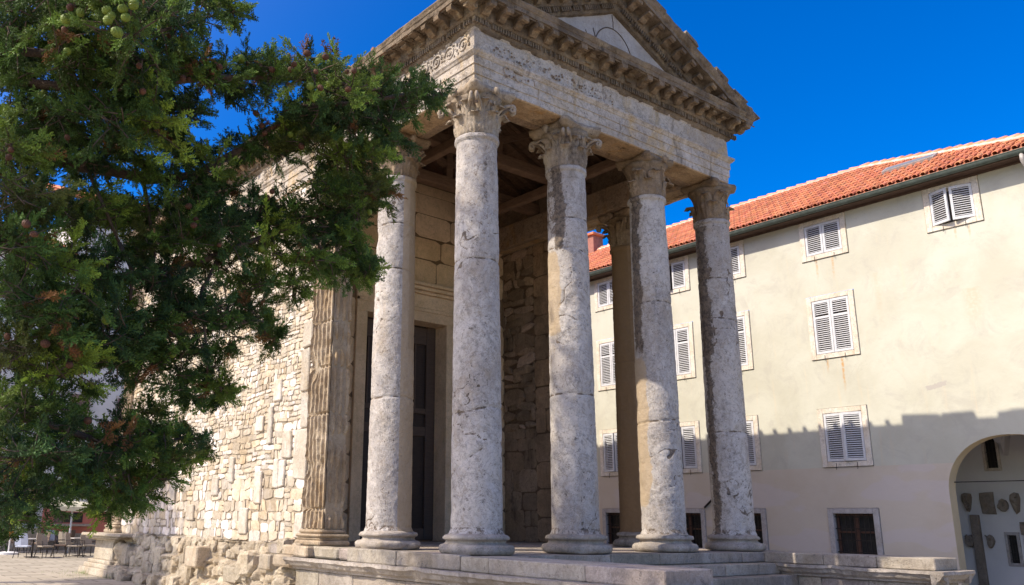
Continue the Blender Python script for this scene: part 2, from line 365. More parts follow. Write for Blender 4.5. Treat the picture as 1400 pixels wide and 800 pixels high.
def make_shaft(cx, cy, key):
    seg, rows = 110, 330; z0, z1 = .30, 7.06
    mb = MB(); stain = []; patch = []
    lx, ly = noise.noise(Vector((cx, cy, 1)))*.01, 0
    toc = math.atan2(CP.y-cy, CP.x-cx)
    for i in range(rows+1):
        zz = z0 + (z1-z0)*i/rows; t = (zz-z0)/(z1-z0)
        rr = .414 - .054*(t**1.35)
        if t < .012: rr += .035*(1-t/.012)
        if zz > z1-.10: rr += .035 if zz < z1-.01 else .02    # astragal
        for k in range(seg):
            a = 2*math.pi*k/seg; p = Vector((cx+rr*math.cos(a), cy+rr*math.sin(a), zz))
            d = .007*fbm(p*1.6, 2) + .005*noise.noise(p*7) + .005*noise.noise(p*17)
            crk = 0
            for (ji, jz) in enumerate(JO[key]):
                jw = jz + .035*noise.noise(Vector((p.x*2.2, p.y*2.2, jz*3))) + (.05*math.sin(a+jz) if ji==1 else 0)
                e = abs(zz-jw)
                if e < .026: d -= .020*(1-e/.026); crk = max(crk, 1.5*(1-e/.026)*(.6+noise.noise(p*8)))
                if e < .10: d -= .02*max(0, noise.noise(Vector((p.x*5, p.y*5, p.z*5+3)))-.05)
            if key == 'C2':   # slanting break low on the corner column
                e = abs(zz-(1.45+.28*math.cos(a-toc-1.2)))
                if e < .05: d -= .02*(1-e/.05)*(.5+noise.noise(p*6)); crk = max(crk, .9*(1-e/.05)*(.5+noise.noise(p*9)))
            ve = abs(noise.noise(p*1.5+Vector((0,0,cx)))+.35*noise.noise(p*5))
            if ve < .035 and noise.noise(p*.9+Vector((2,cx,7))) > .08: d -= .010*(1-ve/.035); crk = max(crk, 1.2*(1-ve/.035))
            big = noise.noise(p*2.3+Vector((5,0,0)))
            if big > .38: d -= .03*(big-.38)*2
            if zz > z1-.10: d += .012*noise.noise(p*9)
            mb.v.append((cx+(rr+d)*math.cos(a), cy+(rr+d)*math.sin(a), zz))
            # stains, measured from the direction of the square in front
            da = (a-toc+math.pi) % (2*math.pi)-math.pi      # negative = left seen from the square
            s = 0; pa = 0; nz = noise.noise(Vector((3, cx, zz*1.3)))
            def band(v_, lo, hi, f=.38):
                return max(0, min(1, (v_-lo)/f+.5))*max(0, min(1, (hi-v_)/f+.5))
            dw_ = da+.22*nz+.10*noise.noise(Vector((a*2, 9, zz*4)))
            if key == 'C5': s = .95*band(dw_, -1.1, -.55)*(1 if zz < 6.9 else 0)+(.5 if zz > 4.0 and dw_ < -.3 else 0)
            if key == 'C4': s = .95*band(dw_, -1.15, -.40)*max(0, min(1, (zz-3.5)/.5)); pa = .95*band(dw_, -1.6, -.50)*band(zz, .8, 3.7, .4)
            if key == 'C3': s = .95*band(dw_, -.60, -.15)*max(0, min(1, (zz-5.2)/.3))+.55*band(dw_, -1.6, -.3)*max(0, min(1, (zz-5.5)/.3)); pa = .95*band(dw_, -1.6, -.45)*band(zz, 3.8, 5.4, .3)
            if key == 'C1': s = .8 if da > .75 and zz > 3.6 else 0; pa = .9 if da > .4 else 0
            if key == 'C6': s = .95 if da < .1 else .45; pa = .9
            if key == 'C2': s = .35 if zz > 5 and -.6 < da < .5 else 0; pa = .25 if zz > 5 and abs(da) < .8 else 0
            if zz < .42: s = max(s, .5)
            s = max(s, crk)
            stain.append(s); patch.append(pa)
    for i in range(rows):
        for k in range(seg):
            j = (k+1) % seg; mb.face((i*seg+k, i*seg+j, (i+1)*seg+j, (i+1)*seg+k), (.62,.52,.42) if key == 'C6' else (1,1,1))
    return mb, {'stain': stain, 'patch': patch}

def make_base(cx, cy):
    mb = MB(); prof = [(.52,0),(.575,.015),(.60,.06),(.595,.11),(.56,.145),(.50,.155),(.475,.175),(.47,.20),(.49,.215),(.525,.225),(.535,.25),(.52,.285),(.47,.30),(.44,.315),(.38,.32)]
    seg = 64; rings = []
    for (r, zz) in prof:
        ring = []
        for k in range(seg):
            a = 2*math.pi*k/seg; p = Vector((cx+r*math.cos(a), cy+r*math.sin(a), zz))
            d = .03*noise.noise(p*3)+.022*noise.noise(p*9)+.01*noise.noise(p*22)
            q = noise.noise(Vector((p.x*2.3+4, p.y*2.3, zz*1.5)))
            if q > .12 and zz > .0: d -= .20*(q-.12)
            ring.append((p.x+d*math.cos(a), p.y+d*math.sin(a), zz))
        rings.append(ring)
    mb.loft(rings); return mb

def acanthus(mb, M4, h, wd, curl, dmg, seed):
    """one curling leaf: rises along z, curls outward along x"""
    rows, cols = 12, 8; n0 = len(mb.v); rg = random.Random(seed); grid = []
    for side in (0, 1):
        for i in range(rows+1):
            t = i/rows
            lob = .78+.22*abs(math.sin(t*math.pi*3.3))
            wv = wd*lob*(.75+.5*math.sin(min(1, t*1.25)*math.pi*.8))*(1 if t < .8 else 1-(t-.8)*2.6)
            if t < .72: x = .015+.05*t; zz = h*t/.72*.93
            else:
                a = (t-.72)/.28*math.pi*.9; x = .051+curl*(1-math.cos(a)); zz = h*.93+curl*.8*math.sin(a)
            for j in range(cols+1):
                s = j/cols*2-1
                ridge = .020*math.cos(s*math.pi*3)+.030*(1-abs(s))+.012*math.sin(t*math.pi*6.6)*abs(s)
                y = s*wv/2
                xx = x + ridge - .04*s*s*wd*2 - (0.022 if side else 0)
                mb.v.append(tuple(M4 @ Vector((xx, y, zz + (.02*abs(s) if t > .7 else 0)))))
    C1_ = cols+1; S = (rows+1)*C1_
    for i in range(rows):
        for j in range(cols):
            a = n0+i*C1_+j; mb.face((a, a+1, a+C1_+1, a+C1_)); b = a+S; mb.face((b, b+C1_, b+C1_+1, b+1))
    for i in range(rows):
        for j in (0, cols):
            a = n0+i*C1_+j; mb.face((a, a+C1_, a+C1_+S, a+S))
    for j in range(cols): a = n0+rows*C1_+j; mb.face((a, a+1, a+1+S, a+S))

def make_capital(cx, cy, seed, worn=0):
    mb = MB(); rg = random.Random(seed)
    z0 = 7.035; H = .74
    # bell
    rings = []
    for (r, zz) in [(.33,0),(.35,.02),(.335,.06),(.335,.3),(.36,.48),(.42,.60),(.47,.66)]:
        rings.append([(cx+(r+.012*noise.noise(Vector((math.cos(a)*4+cx, math.sin(a)*4, zz*5))))*math.cos(a), cy+r*math.sin(a), z0+zz) for a in [2*math.pi*k/32 for k in range(32)]])
    mb.loft(rings, (.82,.8,.78))
    for tier, (n_, h, wd, off, cu) in enumerate(((8,.29,.27,0,.085),(8,.49,.25,.5,.10))):
        for k in range(n_):
            if rg.random() < worn*.5: continue
            a = (k+off)*2*math.pi/n_
            h2 = h*rg.uniform(.92,1.04)*(1-(worn*.25*rg.random()))
            M4 = Matrix.Translation((cx, cy, z0+.03)) @ Matrix.Rotation(a, 4, 'Z') @ Matrix.Translation((.325+tier*.004, 0, 0))
            acanthus(mb, M4, h2, wd, cu*rg.uniform(.7,1.1), 0, rg.random())
    # volutes at the four corners (pairs of stems spiralling under the abacus horn)
    for q in range(4):
        a0 = math.pi/4+q*math.pi/2
        if worn > .6 and rg.random() < .7: continue
        cut = rg.random() < worn*1.1
        for sgn in (-1, 1):
            pts = []; rad = []
            for i in range(26):
                t = i/25
                if t < .55:
                    u = t/.55; ang = a0+sgn*(.36*(1-u)+.07*u)
                    r = .36+.25*u**1.5; zz = .30+.27*math.sin(u*math.pi/2)
                    pts.append((cx+r*math.cos(ang), cy+r*math.sin(ang), z0+zz))
                else:
                    u = (t-.55)/.45; sp = .062*(1-u*.85); th = math.pi/2-u*math.pi*2.3
                    r = .61+.025+sp*math.cos(th)-.0; zz = .57-.062+sp*math.sin(th)
                    ang = a0+sgn*.07
                    pts.append((cx+r*math.cos(ang), cy+r*math.sin(ang), z0+zz))
                rad.append(.020+.012*math.sin(t*math.pi))
            if cut: pts = pts[:12]; rad = rad[:12]
            mb.tube(pts, rad, 7)
        # inner helices
    for q in range(4):
        a0 = q*math.pi/2
        for sgn in (-1, 1):
            if rg.random() < worn: continue
            pts = []
            for i in range(18):
                t = i/17
                if t < .6: u = t/.6; ang = a0+sgn*(.38-.24*u); r = .36+.06*u; zz = .33+.2*u
                else: u = (t-.6)/.4; sp = .04*(1-u*.8); th = u*math.pi*2.2; ang = a0+sgn*(.14-(.04-sp*math.cos(th))*1.2); r = .43; zz = .53+sp*math.sin(th)
                pts.append((cx+r*math.cos(ang), cy+r*math.sin(ang), z0+zz))
            mb.tube(pts, .016, 6)
        # fleuron on abacus
        if rg.random() > worn:
            c0 = Vector((cx+.53*math.cos(a0), cy+.53*math.sin(a0), z0+.70))
            rings = []
            for (r, dz) in ((.02,-.07),(.05,-.04),(.07,0),(.05,.05),(.02,.07)):
                rings.append([(c0.x+r*math.cos(b)*(1+.2*math.cos(5*b)), c0.y+r*math.sin(b), c0.z+dz) for b in [2*math.pi*k/10 for k in range(10)]])
            mb.loft(rings)
    # abacus with concave sides
    def ab(sc, zz):
        sc = sc*(1-.17*worn); pts = []
        for q in range(4):
            a0 = math.pi/4+q*math.pi/2; a1 = a0+math.pi/2
            P0 = Vector((math.cos(a0+.07), math.sin(a0+.07), 0))*.70*sc; P1 = Vector((math.cos(a1-.07), math.sin(a1-.07), 0))*.70*sc
            md = (P0+P1)/2; dn = md.normalized()
            for i in range(9):
                t = i/8; p = P0.lerp(P1, t) - dn*(.085*math.sin(t*math.pi))
                b = .012*noise.noise(Vector((p.x*6+cx, p.y*6, zz*9)))*(1+worn*2)
                pts.append((cx+p.x*(1+b*2), cy+p.y*(1+b*2), zz))
        return pts
    mb.loft([ab(.90, z0+.66), ab(.93, z0+.70), ab(.97, z0+.72), ab(1.0, z0+.735), ab(.99, z0+.795)], (.95,.93,.9))
    for i, p in enumerate(mb.v):
        v = Vector(p); v.z = z0+(v.z-z0)*1.128; d = .020*noise.noise(v*9)+.014*noise.noise(v*24); q = Vector((v.x-cx, v.y-cy, 0))
        if q.length > 1e-3: q.normalize(); v += q*d*(1+worn); v.z += d*.6
        mb.v[i] = tuple(v)
    return mb

col_lab = {'C2':'corner column nearest the tree side of the front row','C5':'far right corner column with black stained left edge'}
for ci, (cx, cy, key) in enumerate(COL):
    mb, at_ = make_shaft(cx, cy, key)
    co = mb.build('column', M['marble'], T, smooth=True, loc=(cx, cy, 0), attrs=at_)
    make_base(cx, cy).build('base', M['podium'], co, smooth=True, loc=(cx, cy, 0))
    worn = {'C4':.75,'C5':.7,'C6':.4,'C1':.3}.get(key, .05)
    cm = make_capital(cx, cy, 11+ci, worn)
    if worn > .2: cm.c = [tuple(a_*b_ for a_, b_ in zip(c_, (.74,.66,.57))) for c_ in cm.c]
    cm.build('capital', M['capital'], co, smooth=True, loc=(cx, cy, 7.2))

# ---- entablature: mitred sweep round front, left and right
EX0, EX1 = 0.0, 6.72          # column axes
def ring_path(o, z, yb=YB): return [(EX0-o, yb, z), (EX0-o, -o, z), (EX1+o, -o, z), (EX1+o, yb, z)]
def subd(path, step):
    out = []
    for a, b in zip(path[:-1], path[1:]):
        L = math.dist(a, b); k = max(1, int(L/step))
        for i in range(k): out.append(tuple(a[j]+(b[j]-a[j])*i/k for j in range(3)))
    out.append(path[-1]); return out
def sweep(mb, prof, step=.12, rough=0.0, rs=3.0, col=None, inner=None):
    rings = []
    tN = None
    for (o, z) in prof:
        pts = subd(ring_path(o, z), step)
        # same number of points on every ring: parametrise by fractions
        P = ring_path(o, z); out = []
        for a, b, k in zip(P[:-1], P[1:], (120, 110, 120)):
            for i in range(k): out.append(Vector(a).lerp(Vector(b), i/k))
        out.append(Vector(P[-1])); rings.append(out)
    for ri, r in enumerate(rings):
        for p in r:
            if rough:
                d = rough*(noise.noise(p*rs)+.6*noise.noise(p*rs*2.7))
                cxm = Vector((3.45, 9, p.z)); q = Vector((p.x-3.45, p.y-9, 0))
                if abs(p.y) > -0.001 and p.y < 0: p.y += d
                if p.x < 0: p.x += d
                if p.x > 6.72: p.x -= d
                p.z += d*.4
    n0 = len(mb.v); k = len(rings[0])
    for r in rings: mb.v += [tuple(p) for p in r]
    for a in range(len(rings)-1):
        cc_ = inner if (inner and prof[a][0] < .22 and prof[a+1][0] < .0) else ((1.0,.80,.55) if inner and prof[a][1] < A0+.03 and prof[a+1][1] < A0+.03 else col)  # ochre tint on the undersides stands in for the warm light on them
        for i in range(k-1): mb.face((n0+a*k+i, n0+(a+1)*k+i, n0+(a+1)*k+i+1, n0+a*k+i+1), cc_)
A0 = 7.935; YD = 6.9
mb = MB()
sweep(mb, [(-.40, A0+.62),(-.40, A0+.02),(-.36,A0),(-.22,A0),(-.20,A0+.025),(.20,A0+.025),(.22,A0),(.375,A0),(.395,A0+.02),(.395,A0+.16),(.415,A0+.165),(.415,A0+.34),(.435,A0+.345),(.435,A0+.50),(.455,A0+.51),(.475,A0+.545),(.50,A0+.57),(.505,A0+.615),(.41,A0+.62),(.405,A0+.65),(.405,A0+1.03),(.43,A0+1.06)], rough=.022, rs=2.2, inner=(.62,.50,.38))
mb.box(.3, 6.6, -.36, -.30, A0+.6, A0+1.3, (.5,.4,.3))
mb.box(6.5, 6.56, .3, YD, A0+.6, 9.35, (.5,.4,.3)); mb.box(.34, .40, .3, YD, A0+.6, 9.35, (.5,.4,.3))   # inner backing of frieze
EMB = mb
for x in (1.15, 3.42, 5.75):
    w_ = rnd.uniform(.010, .018)
    pts = [(x+rnd.uniform(-.03,.03), z_) for z_ in np.linspace(A0+.02, A0+.6, 8)]
    for (xa, za), (xb, zb) in zip(pts[:-1], pts[1:]): mb.quad((xa-w_,-.4405,za),(xa+w_,-.4405,za),(xb+w_,-.4405-(zb-A0)*.0,zb),(xb-w_,-.4405,zb))
# relief scrolls on the side frieze and pitted remains of the carving on the front
fr = MB()
def spiral(fr, O, U, V, Nn, r0, turns, sg, rad):
    pts = []; rr = []
    for i in range(34):
        t = i/33; r = r0*(1-t*.85); a = sg*t*turns*2*math.pi+math.pi/2*(1-sg)
        pts.append(O+U*(r*math.cos(a))+V*(r*math.sin(a))+Nn*.012); rr.append(rad*(1-.4*t))
    fr.tube(pts, rr, 6)
    for k in range(9):
        a = k*2*math.pi/9*1.03; c0 = O+U*(r0*.98*math.cos(a))+V*(r0*.98*math.sin(a))
        fr.tube([c0, c0+(U*math.cos(a+.7*sg)+V*math.sin(a+.7*sg))*.05+Nn*.022, c0+(U*math.cos(a+1.3*sg)+V*math.sin(a+1.3*sg))*.075+Nn*.008], [.012,.017,.004], 5)
    for k in range(6):
        a = k*math.pi/3; fr.tube([O+Nn*.01, O+(U*math.cos(a)+V*math.sin(a))*.035+Nn*.028], [.014,.012], 5)
zc = A0+.84; k = 0; yy = -.10
while yy < 8:
    spiral(fr, Vector((-.405, yy, zc)), Vector((0,1,0)), Vector((0,0,1)), Vector((-1,0,0)), .15, 1.7, 1 if k % 2 else -1, .02); yy += .39; k += 1
FRS = [(fr, -.4)]; fr = MB()
yy = .2
while yy < 3.2:
    spiral(fr, Vector((7.125, yy, zc)), Vector((0,1,0)), Vector((0,0,1)), Vector((1,0,0)), .15, 1.7, 1 if k % 2 else -1, .02); yy += .39; k += 1
FRS.append((fr, 7.1))
# dowel holes left by the lost bronze letters, and a knobbly remnant of carving
ho = EMB
rg = random.Random(5)
x = .25
for row, (zb, x0, x1, dens) in enumerate(((A0+.78, .1, 3.2, 3),(A0+.40, .3, 1.0, 1))):
    x = x0
    while x < x1:
        for _ in range(dens):
            xx = x+rg.uniform(-.05,.05); zz = zb+rg.uniform(-.11,.11); r = rg.uniform(.008,.02); yf = -.405 if row == 0 else -.437
            ang = [2*math.pi*i/7 for i in range(7)]
            ho.loft([[(xx+r*1.5*math.cos(a), yf-.010, zz+r*1.5*math.sin(a)) for a in ang], [(xx+r*math.cos(a), yf-.012, zz+r*math.sin(a)) for a in ang], [(xx+r*.7*math.cos(a), yf+.015, zz+r*.7*math.sin(a)) for a in ang]], (.6,.5,.42), caps=False)
            ho.poly([(xx+r*.8*math.cos(a), yf+.004, zz+r*.8*math.sin(a)) for a in ang], (.22,.17,.13))
        x += rg.uniform(.07,.14)
# letter outlines: remains of round and straight strokes at the left
def arc(cx_, cz_, r, a0, a1, rad=.012, y=-.446):
    ho.tube([(cx_+r*math.cos(a), y, cz_+r*1.15*math.sin(a)) for a in np.linspace(a0, a1, 10)], rad, 5, (.8,.74,.66))
arc(.33, A0+.43, .07, .7, 5.2); arc(.62, A0+.40, .08, 2.9, 6.1); ho.tube([(.50,-.445,A0+.48),(.72,-.445,A0+.47)], .010, 5, (.6,.5,.4)); ho.tube([(1.0,-.445,A0+.47),(1.02,-.445,A0+.36)], .010, 5, (.6,.5,.4))
ent = ho.build('entablature', M['entab'], T, loc=(3.45, 0, A0))
for fr_, px_ in FRS: fr_.build('frieze_scrolls', M['entab'], ent, smooth=True, loc=(px_, 0, zc))

# ---- cornice
D0 = A0+1.06
co = MB()
sweep(co, [(.40, D0-.03),(.44, D0),(.46, D0+.03),(.47, D0+.05),(.475, D0+.15),(.52, D0+.16),(.545,D0+.20),(.55,D0+.22),(.55, D0+.37),(.60,D0+.385),(.80,D0+.39),(.845,D0+.385),(.85, D0+.47),(.865,D0+.48),(.88,D0+.52),(.90,D0+.555),(.90,D0+.575),(.30,D0+.60)], rough=.030, rs=3.3)
def place(fn):
    """run fn(centre, along, out) for every position round the three sides"""
    pass
def face_frames():
    yield (Vector((EX0,0,0)), Vector((0,1,0)), Vector((-1,0,0)), -.35, YB)     # left side, u along +y
    yield (Vector((0,0,0)), Vector((1,0,0)), Vector((0,-1,0)), -.45, 7.35)      # front
    yield (Vector((EX1,0,0)), Vector((0,1,0)), Vector((1,0,0)), -.35, 8)
rg = random.Random(3)
for (O, U, Nn, a, b) in face_frames():
    Z = Vector((0,0,1))
    u = a-.05
    while u < b:   # dentils
        if rg.random() > .12:
            e = .530-rg.random()*.02; P = lambda uu, oo, zz: O+U*uu+Nn*oo+Z*zz
            co.hexa([P(u,.46,D0+.052),P(u+.036,.46,D0+.052),P(u+.036,e,D0+.052),P(u,e,D0+.052)], [P(u,.46,D0+.148),P(u+.036,.46,D0+.148),P(u+.036,e,D0+.148),P(u,e,D0+.148)])
        u += .062
    u = a-.25; step = .385
    while u < b+.1:   # modillions: scrolled brackets, with a coffered rosette between
        wd = .15; n0 = len(co.v)
        prof = [(.54,.365),(.54,.20),(.60,.185),(.65,.21),(.69,.26),(.74,.275),(.79,.255),(.835,.27),(.84,.32),(.825,.365)]
        dm = 0.0 if rg.random() > .22 else rg.uniform(.06,.16)
        rings = [[O+U*(u+s*wd/2)+Nn*(max(.545, o-dm*(o > .62)))+Z*(D0+zz+dm*.3*(o > .62 and zz < .3)) for (o, zz) in prof] for s in (-1, 1)]
        co.loft([rings[0], rings[1]], (1.12,1.05,.95))
        rings = [[O+U*(u+s*(wd/2+.018))+Nn*o+Z*(D0+zz) for (o, zz) in ((.53,.392),(.53,.355),(.83,.355),(.83,.392))] for s in (-1,1)]
        co.loft(rings, (.9,.85,.8))
        for i in range(n0, len(co.v)):
            v = Vector(co.v[i]); co.v[i] = tuple(v+Vector((noise.noise(v*9), noise.noise(v*9+Vector((7,0,0))), noise.noise(v*9+Vector((0,7,0)))))*.016)
        uc = u+step/2; c0 = O+U*uc+Nn*.69+Z*(D0+.385)
        if rg.random() > .2:
            for kk in range(6):
                aa = kk*math.pi/3; co.tube([c0-Z*.005, c0+(U*math.cos(aa)+Nn*math.sin(aa))*.055-Z*.022], [.02,.016], 5, (.8,.75,.7))
            co.tube([c0, c0-Z*.04], [.02,.012], 6)
        for (oa, ob, ua, ub) in ((.60,.62,-.10,.10),(.785,.80,-.10,.10)):
            co.box(0,0,0,0,0,0) if False else co.hexa([O+U*(uc+ua)+Nn*oa+Z*(D0+.365),O+U*(uc+ub)+Nn*oa+Z*(D0+.365),O+U*(uc+ub)+Nn*ob+Z*(D0+.365),O+U*(uc+ua)+Nn*ob+Z*(D0+.365)],[O+U*(uc+ua)+Nn*oa+Z*(D0+.39),O+U*(uc+ub)+Nn*oa+Z*(D0+.39),O+U*(uc+ub)+Nn*ob+Z*(D0+.39),O+U*(uc+ua)+Nn*ob+Z*(D0+.39)])
        u += step
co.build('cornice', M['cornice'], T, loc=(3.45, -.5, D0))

# ---- pediment: tympanum, raking cornices, coping blocks
SL = .455; ang = math.atan(SL); TZ = D0+.575; APX = 10.83
ty = MB(); yt = -.36
nx = 60
for i in range(nx):
    xa = -.5+7.9*i/nx; xb = -.5+7.9*(i+1)/nx
    za = APX+.3-SL*abs(xa-AXM); zb = APX+.3-SL*abs(xb-AXM)
    f_ = lambda x_, z_: yt+.006*noise.noise(Vector((x_*2, z_*2, 0)))
    zs0 = D0+.5
    if za > zs0 and zb > zs0: ty.quad((xa,yt,zs0),(xb,yt,zs0),(xb,yt,zb),(xa,yt,za))
ty.box(.2, 6.7, yt+.02, yt+.4, D0+.4, D0+.9)
# carved roundel ring and block joints
ring = [(AXM-.02+.62*math.cos(a)*.95, yt-.004, 9.75+.70*math.sin(a)) for a in np.linspace(-.15, math.pi+.15, 40)]
ty.tube(ring, .012, 5, (.25,.2,.16))
ty.tube([(AXM+.6,yt-.004,9.86),(AXM+.66,yt-.004,9.78),(AXM+.72,yt-.003,9.80)], .014, 5, (.25,.2,.16))
for (xa, za, xb, zb) in ((3.40,10.45,3.38,10.78),(2.95,9.6,2.78,10.25),(2.6,9.95,2.55,10.12),(4.35,9.75,4.50,9.62)):
    ty.tube([(xa,yt-.003,za),((xa+xb)/2+.015,yt-.003,(za+zb)/2),(xb,yt-.003,zb)], .010, 5, (.25,.2,.16))
ty.build('tympanum', M['tymp'], T, loc=(AXM, yt, TZ))
rk = MB()
prof = [(.36,-.02),(.44,0),(.46,.03),(.47,.05),(.475,.15),(.52,.16),(.55,.21),(.55,.36),(.60,.375),(.80,.38),(.85,.375),(.85,.46),(.88,.49),(.90,.53),(.92,.57),(.92,.60),(-.2,.62)]
ca, sa = math.cos(ang), math.sin(ang)
for sgn in (-1, 1):
    L = 4.32
    def W_(u, o, h):   # u down the slope from the apex, h perpendicular height above the tympanum edge
        return Vector((AXM+sgn*(u*ca+h*sa), -o, APX-u*sa+h*ca))
    rings = []
    K = 70
    for i in range(K+1):
        u = L*i/K-.0
        r = []
        for (o, h) in prof:
            if i == 0:   # mitre at the apex
                p = Vector((AXM, -o, APX+h/ca))
            else: p = W_(u-h*sa/ca*(1 if i < 4 else 1)*(1-i/K), o, h)
            d = .03*noise.noise(p*4)+.016*noise.noise(p*10); p.y += d; p.z += d*.5; p.z = max(p.z, TZ-.02); r.append(p)
        rings.append(r)
    rk.loft(rings, closed=False, caps=False)
    rk.poly(rings[-1])
    u = .1
    while u < L-.95:
        if rg.random() > .15: rk.hexa([W_(u,.46,.052),W_(u+.036,.46,.052),W_(u+.036,.53,.052),W_(u,.53,.052)],[W_(u,.46,.148),W_(u+.036,.46,.148),W_(u+.036,.53,.148),W_(u,.53,.148)])
        u += .062
    u = .22
    while u < L-1.0:
        n0 = len(rk.v); wd = .15
        pr = [(.54,.365),(.54,.20),(.60,.185),(.65,.21),(.69,.26),(.74,.275),(.79,.255),(.835,.27),(.84,.32),(.825,.365)]
        dm = 0 if rg.random() > .3 else rg.uniform(.05,.15)
        rk.loft([[W_(u+s*wd/2, max(.545,o-dm*(o>.62)), h) for (o, h) in pr] for s in (-1,1)], (1.1,1.03,.95))
        for i in range(n0, len(rk.v)):
            v = Vector(rk.v[i]); rk.v[i] = tuple(v+Vector((noise.noise(v*9), noise.noise(v*9+Vector((7,0,0))), noise.noise(v*9+Vector((0,7,0)))))*.018)
        u += .385
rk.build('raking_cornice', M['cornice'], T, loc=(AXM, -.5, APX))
# broken coping stones along both slopes
for sgn in (-1, 1):
    def W_(u, o, h): return Vector((AXM+sgn*(u*ca+h*sa), -o, APX-u*sa+h*ca))
    u = .05
    while u < 4.2:
        l = rg.uniform(.30,.52); h = rg.uniform(.06,.19); o1 = .95-rg.random()*.06; cp = MB()
        t = rg.uniform(.75,1.2)
        A = [W_(u,o1,.595),W_(u+l,o1,.595),W_(u+l,.3,.595),W_(u,.3,.595)]
        B = [W_(u+.03,o1-.03,.595+h*rg.uniform(.5,1)),W_(u+l-.02,o1-.02,.595+h),W_(u+l-.02,.32,.595+h),W_(u+.03,.32,.595+h*.8)]
        mid = [a.lerp(b, .6)+Vector((0,-.02,0)) for a, b in zip(A, B)]
        cp.loft([A, mid, B], (t, t*.97, t*.93))
        for i in range(len(cp.v)):
            v = Vector(cp.v[i]); cp.v[i] = tuple(v+Vector((noise.noise(v*6), noise.noise(v*6+Vector((7,0,0))), noise.noise(v*6+Vector((0,7,0)))))*.05)
        cp.build('coping_stone', M['cornice'], T, loc=W_(u, .6, .6))
        u += l+rg.choice((.02,.03,.10,.22))
for (ya_, yb_, hh_) in ((.24,1.0,.24),(1.03,1.95,.26),(-.88,-.52,.20)):
    cp = MB(); cp.cbox(7.18, 7.58, ya_, yb_, D0+.585, D0+.60+hh_, .03)
    for i in range(len(cp.v)):
        v = Vector(cp.v[i]); cp.v[i] = tuple(v+Vector((noise.noise(v*6), noise.noise(v*6+Vector((7,0,0))), noise.noise(v*6+Vector((0,7,0)))))*.03)
    cp.build('coping_stone', M['cornice'], T, loc=(7.4, ya_, D0+.6))
# ---- roof of the temple: tiles above, boards and beams below
rf = MB()
zr = APX+.55
for sgn in (-1, 1):
    k = 0
    y = -.55
    ys = np.arange(-.55, YB+.1, .24)
    for yi, y in enumerate(ys):
        rings = []
        for t in np.linspace(0, 1, 14):
            xx = AXM+sgn*(.02+4.22*t); zz = zr-SL*4.22*t
            st = .03*((t*13) % 1)
            rings.append([(xx, y+.12*math.cos(b)-.0, zz+.015+.055*math.sin(b)+st) for b in np.linspace(math.pi, 0, 6)])
        rf.loft(rings, (rnd.uniform(.8,1.15),)*3, caps=True, closed=False)
    rf.hexa([(AXM,-.5,zr-.10),(AXM+sgn*4.22,-.5,zr-SL*4.22-.08),(AXM+sgn*4.22,YB+.2,zr-SL*4.22-.08),(AXM,YB+.2,zr-.10)],[(AXM,-.5,zr),(AXM+sgn*4.22,-.5,zr-SL*4.22),(AXM+sgn*4.22,YB+.2,zr-SL*4.22),(AXM,YB+.2,zr)])
for yb_ in np.arange(2.3, YB, .46):
    for sg_ in (-1, 1):
        xe = AXM+sg_*4.12; rf.loft([[(xe+sg_*dx_, yb_+.065*math.cos(b_), D0+.66+.055*math.sin(b_)) for b_ in np.linspace(0, math.pi, 7)] for dx_ in (-.25, .10)], (.8,.8,.8), caps=True, closed=False)
rf.tube([(AXM,-.5,zr+.03),(AXM,YB+.2,zr+.03)], .12, 10)
rf.build('roof', M['oldtile'], T, loc=(AXM, 8, zr))
wd = MB()
zu = zr-.12
for sgn in (-1, 1):   # board lining in strips
    y = -.1
    while y < 6.9:
        wd.hexa([(AXM,y,zu-.03),(AXM+sgn*4.0,y,zu-SL*4.0-.03),(AXM+sgn*4.0,y+.17,zu-SL*4.0-.03),(AXM,y+.17,zu-.03)],[(AXM,y,zu),(AXM+sgn*4.0,y,zu-SL*4.0),(AXM+sgn*4.0,y+.17,zu-SL*4.0),(AXM,y+.17,zu)]); y += .185
    for y in np.arange(.5, 6.9, .62):
        wd.hexa([(AXM,y,zu-.20),(AXM+sgn*3.75,y,zu-SL*3.75-.20),(AXM+sgn*3.75,y+.12,zu-SL*3.75-.20),(AXM,y+.12,zu-.20)],[(AXM,y,zu-.05),(AXM+sgn*3.75,y,zu-SL*3.75-.05),(AXM+sgn*3.75,y+.12,zu-SL*3.75-.05),(AXM,y+.12,zu-.05)])
wd.build('roof_boards', M['beam'], T, loc=(AXM, 3, zu))
for y in (1.25, 3.3, 5.2):
    b = MB(); b.cbox(.05, 6.85, y-.13, y+.13, 8.62, 8.90, .02); b.cbox(AXM-.1, AXM+.1, y-.1, y+.1, 8.9, zu-.1, .015)
    for sgn in (-1, 1):
        b.hexa([(AXM+sgn*.1,y-.08,9.2),(AXM+sgn*1.9,y-.08,zu-SL*1.9-.35),(AXM+sgn*1.9,y+.08,zu-SL*1.9-.35),(AXM+sgn*.1,y+.08,9.2)],[(AXM+sgn*.1,y-.08,9.35),(AXM+sgn*1.9,y-.08,zu-SL*1.9-.2),(AXM+sgn*1.9,y+.08,zu-SL*1.9-.2),(AXM+sgn*.1,y+.08,9.35)])
    b.build('roof_truss', M['beam'], T, loc=(AXM, y, 8.7))
for xx in (1.7, 5.2):
    b = MB(); b.cbox(xx-.09, xx+.09, .3, 6.9, 8.40, 8.62, .02); b.build('ceiling_beam', M['beam'], T, loc=(xx, 3, 8.5))

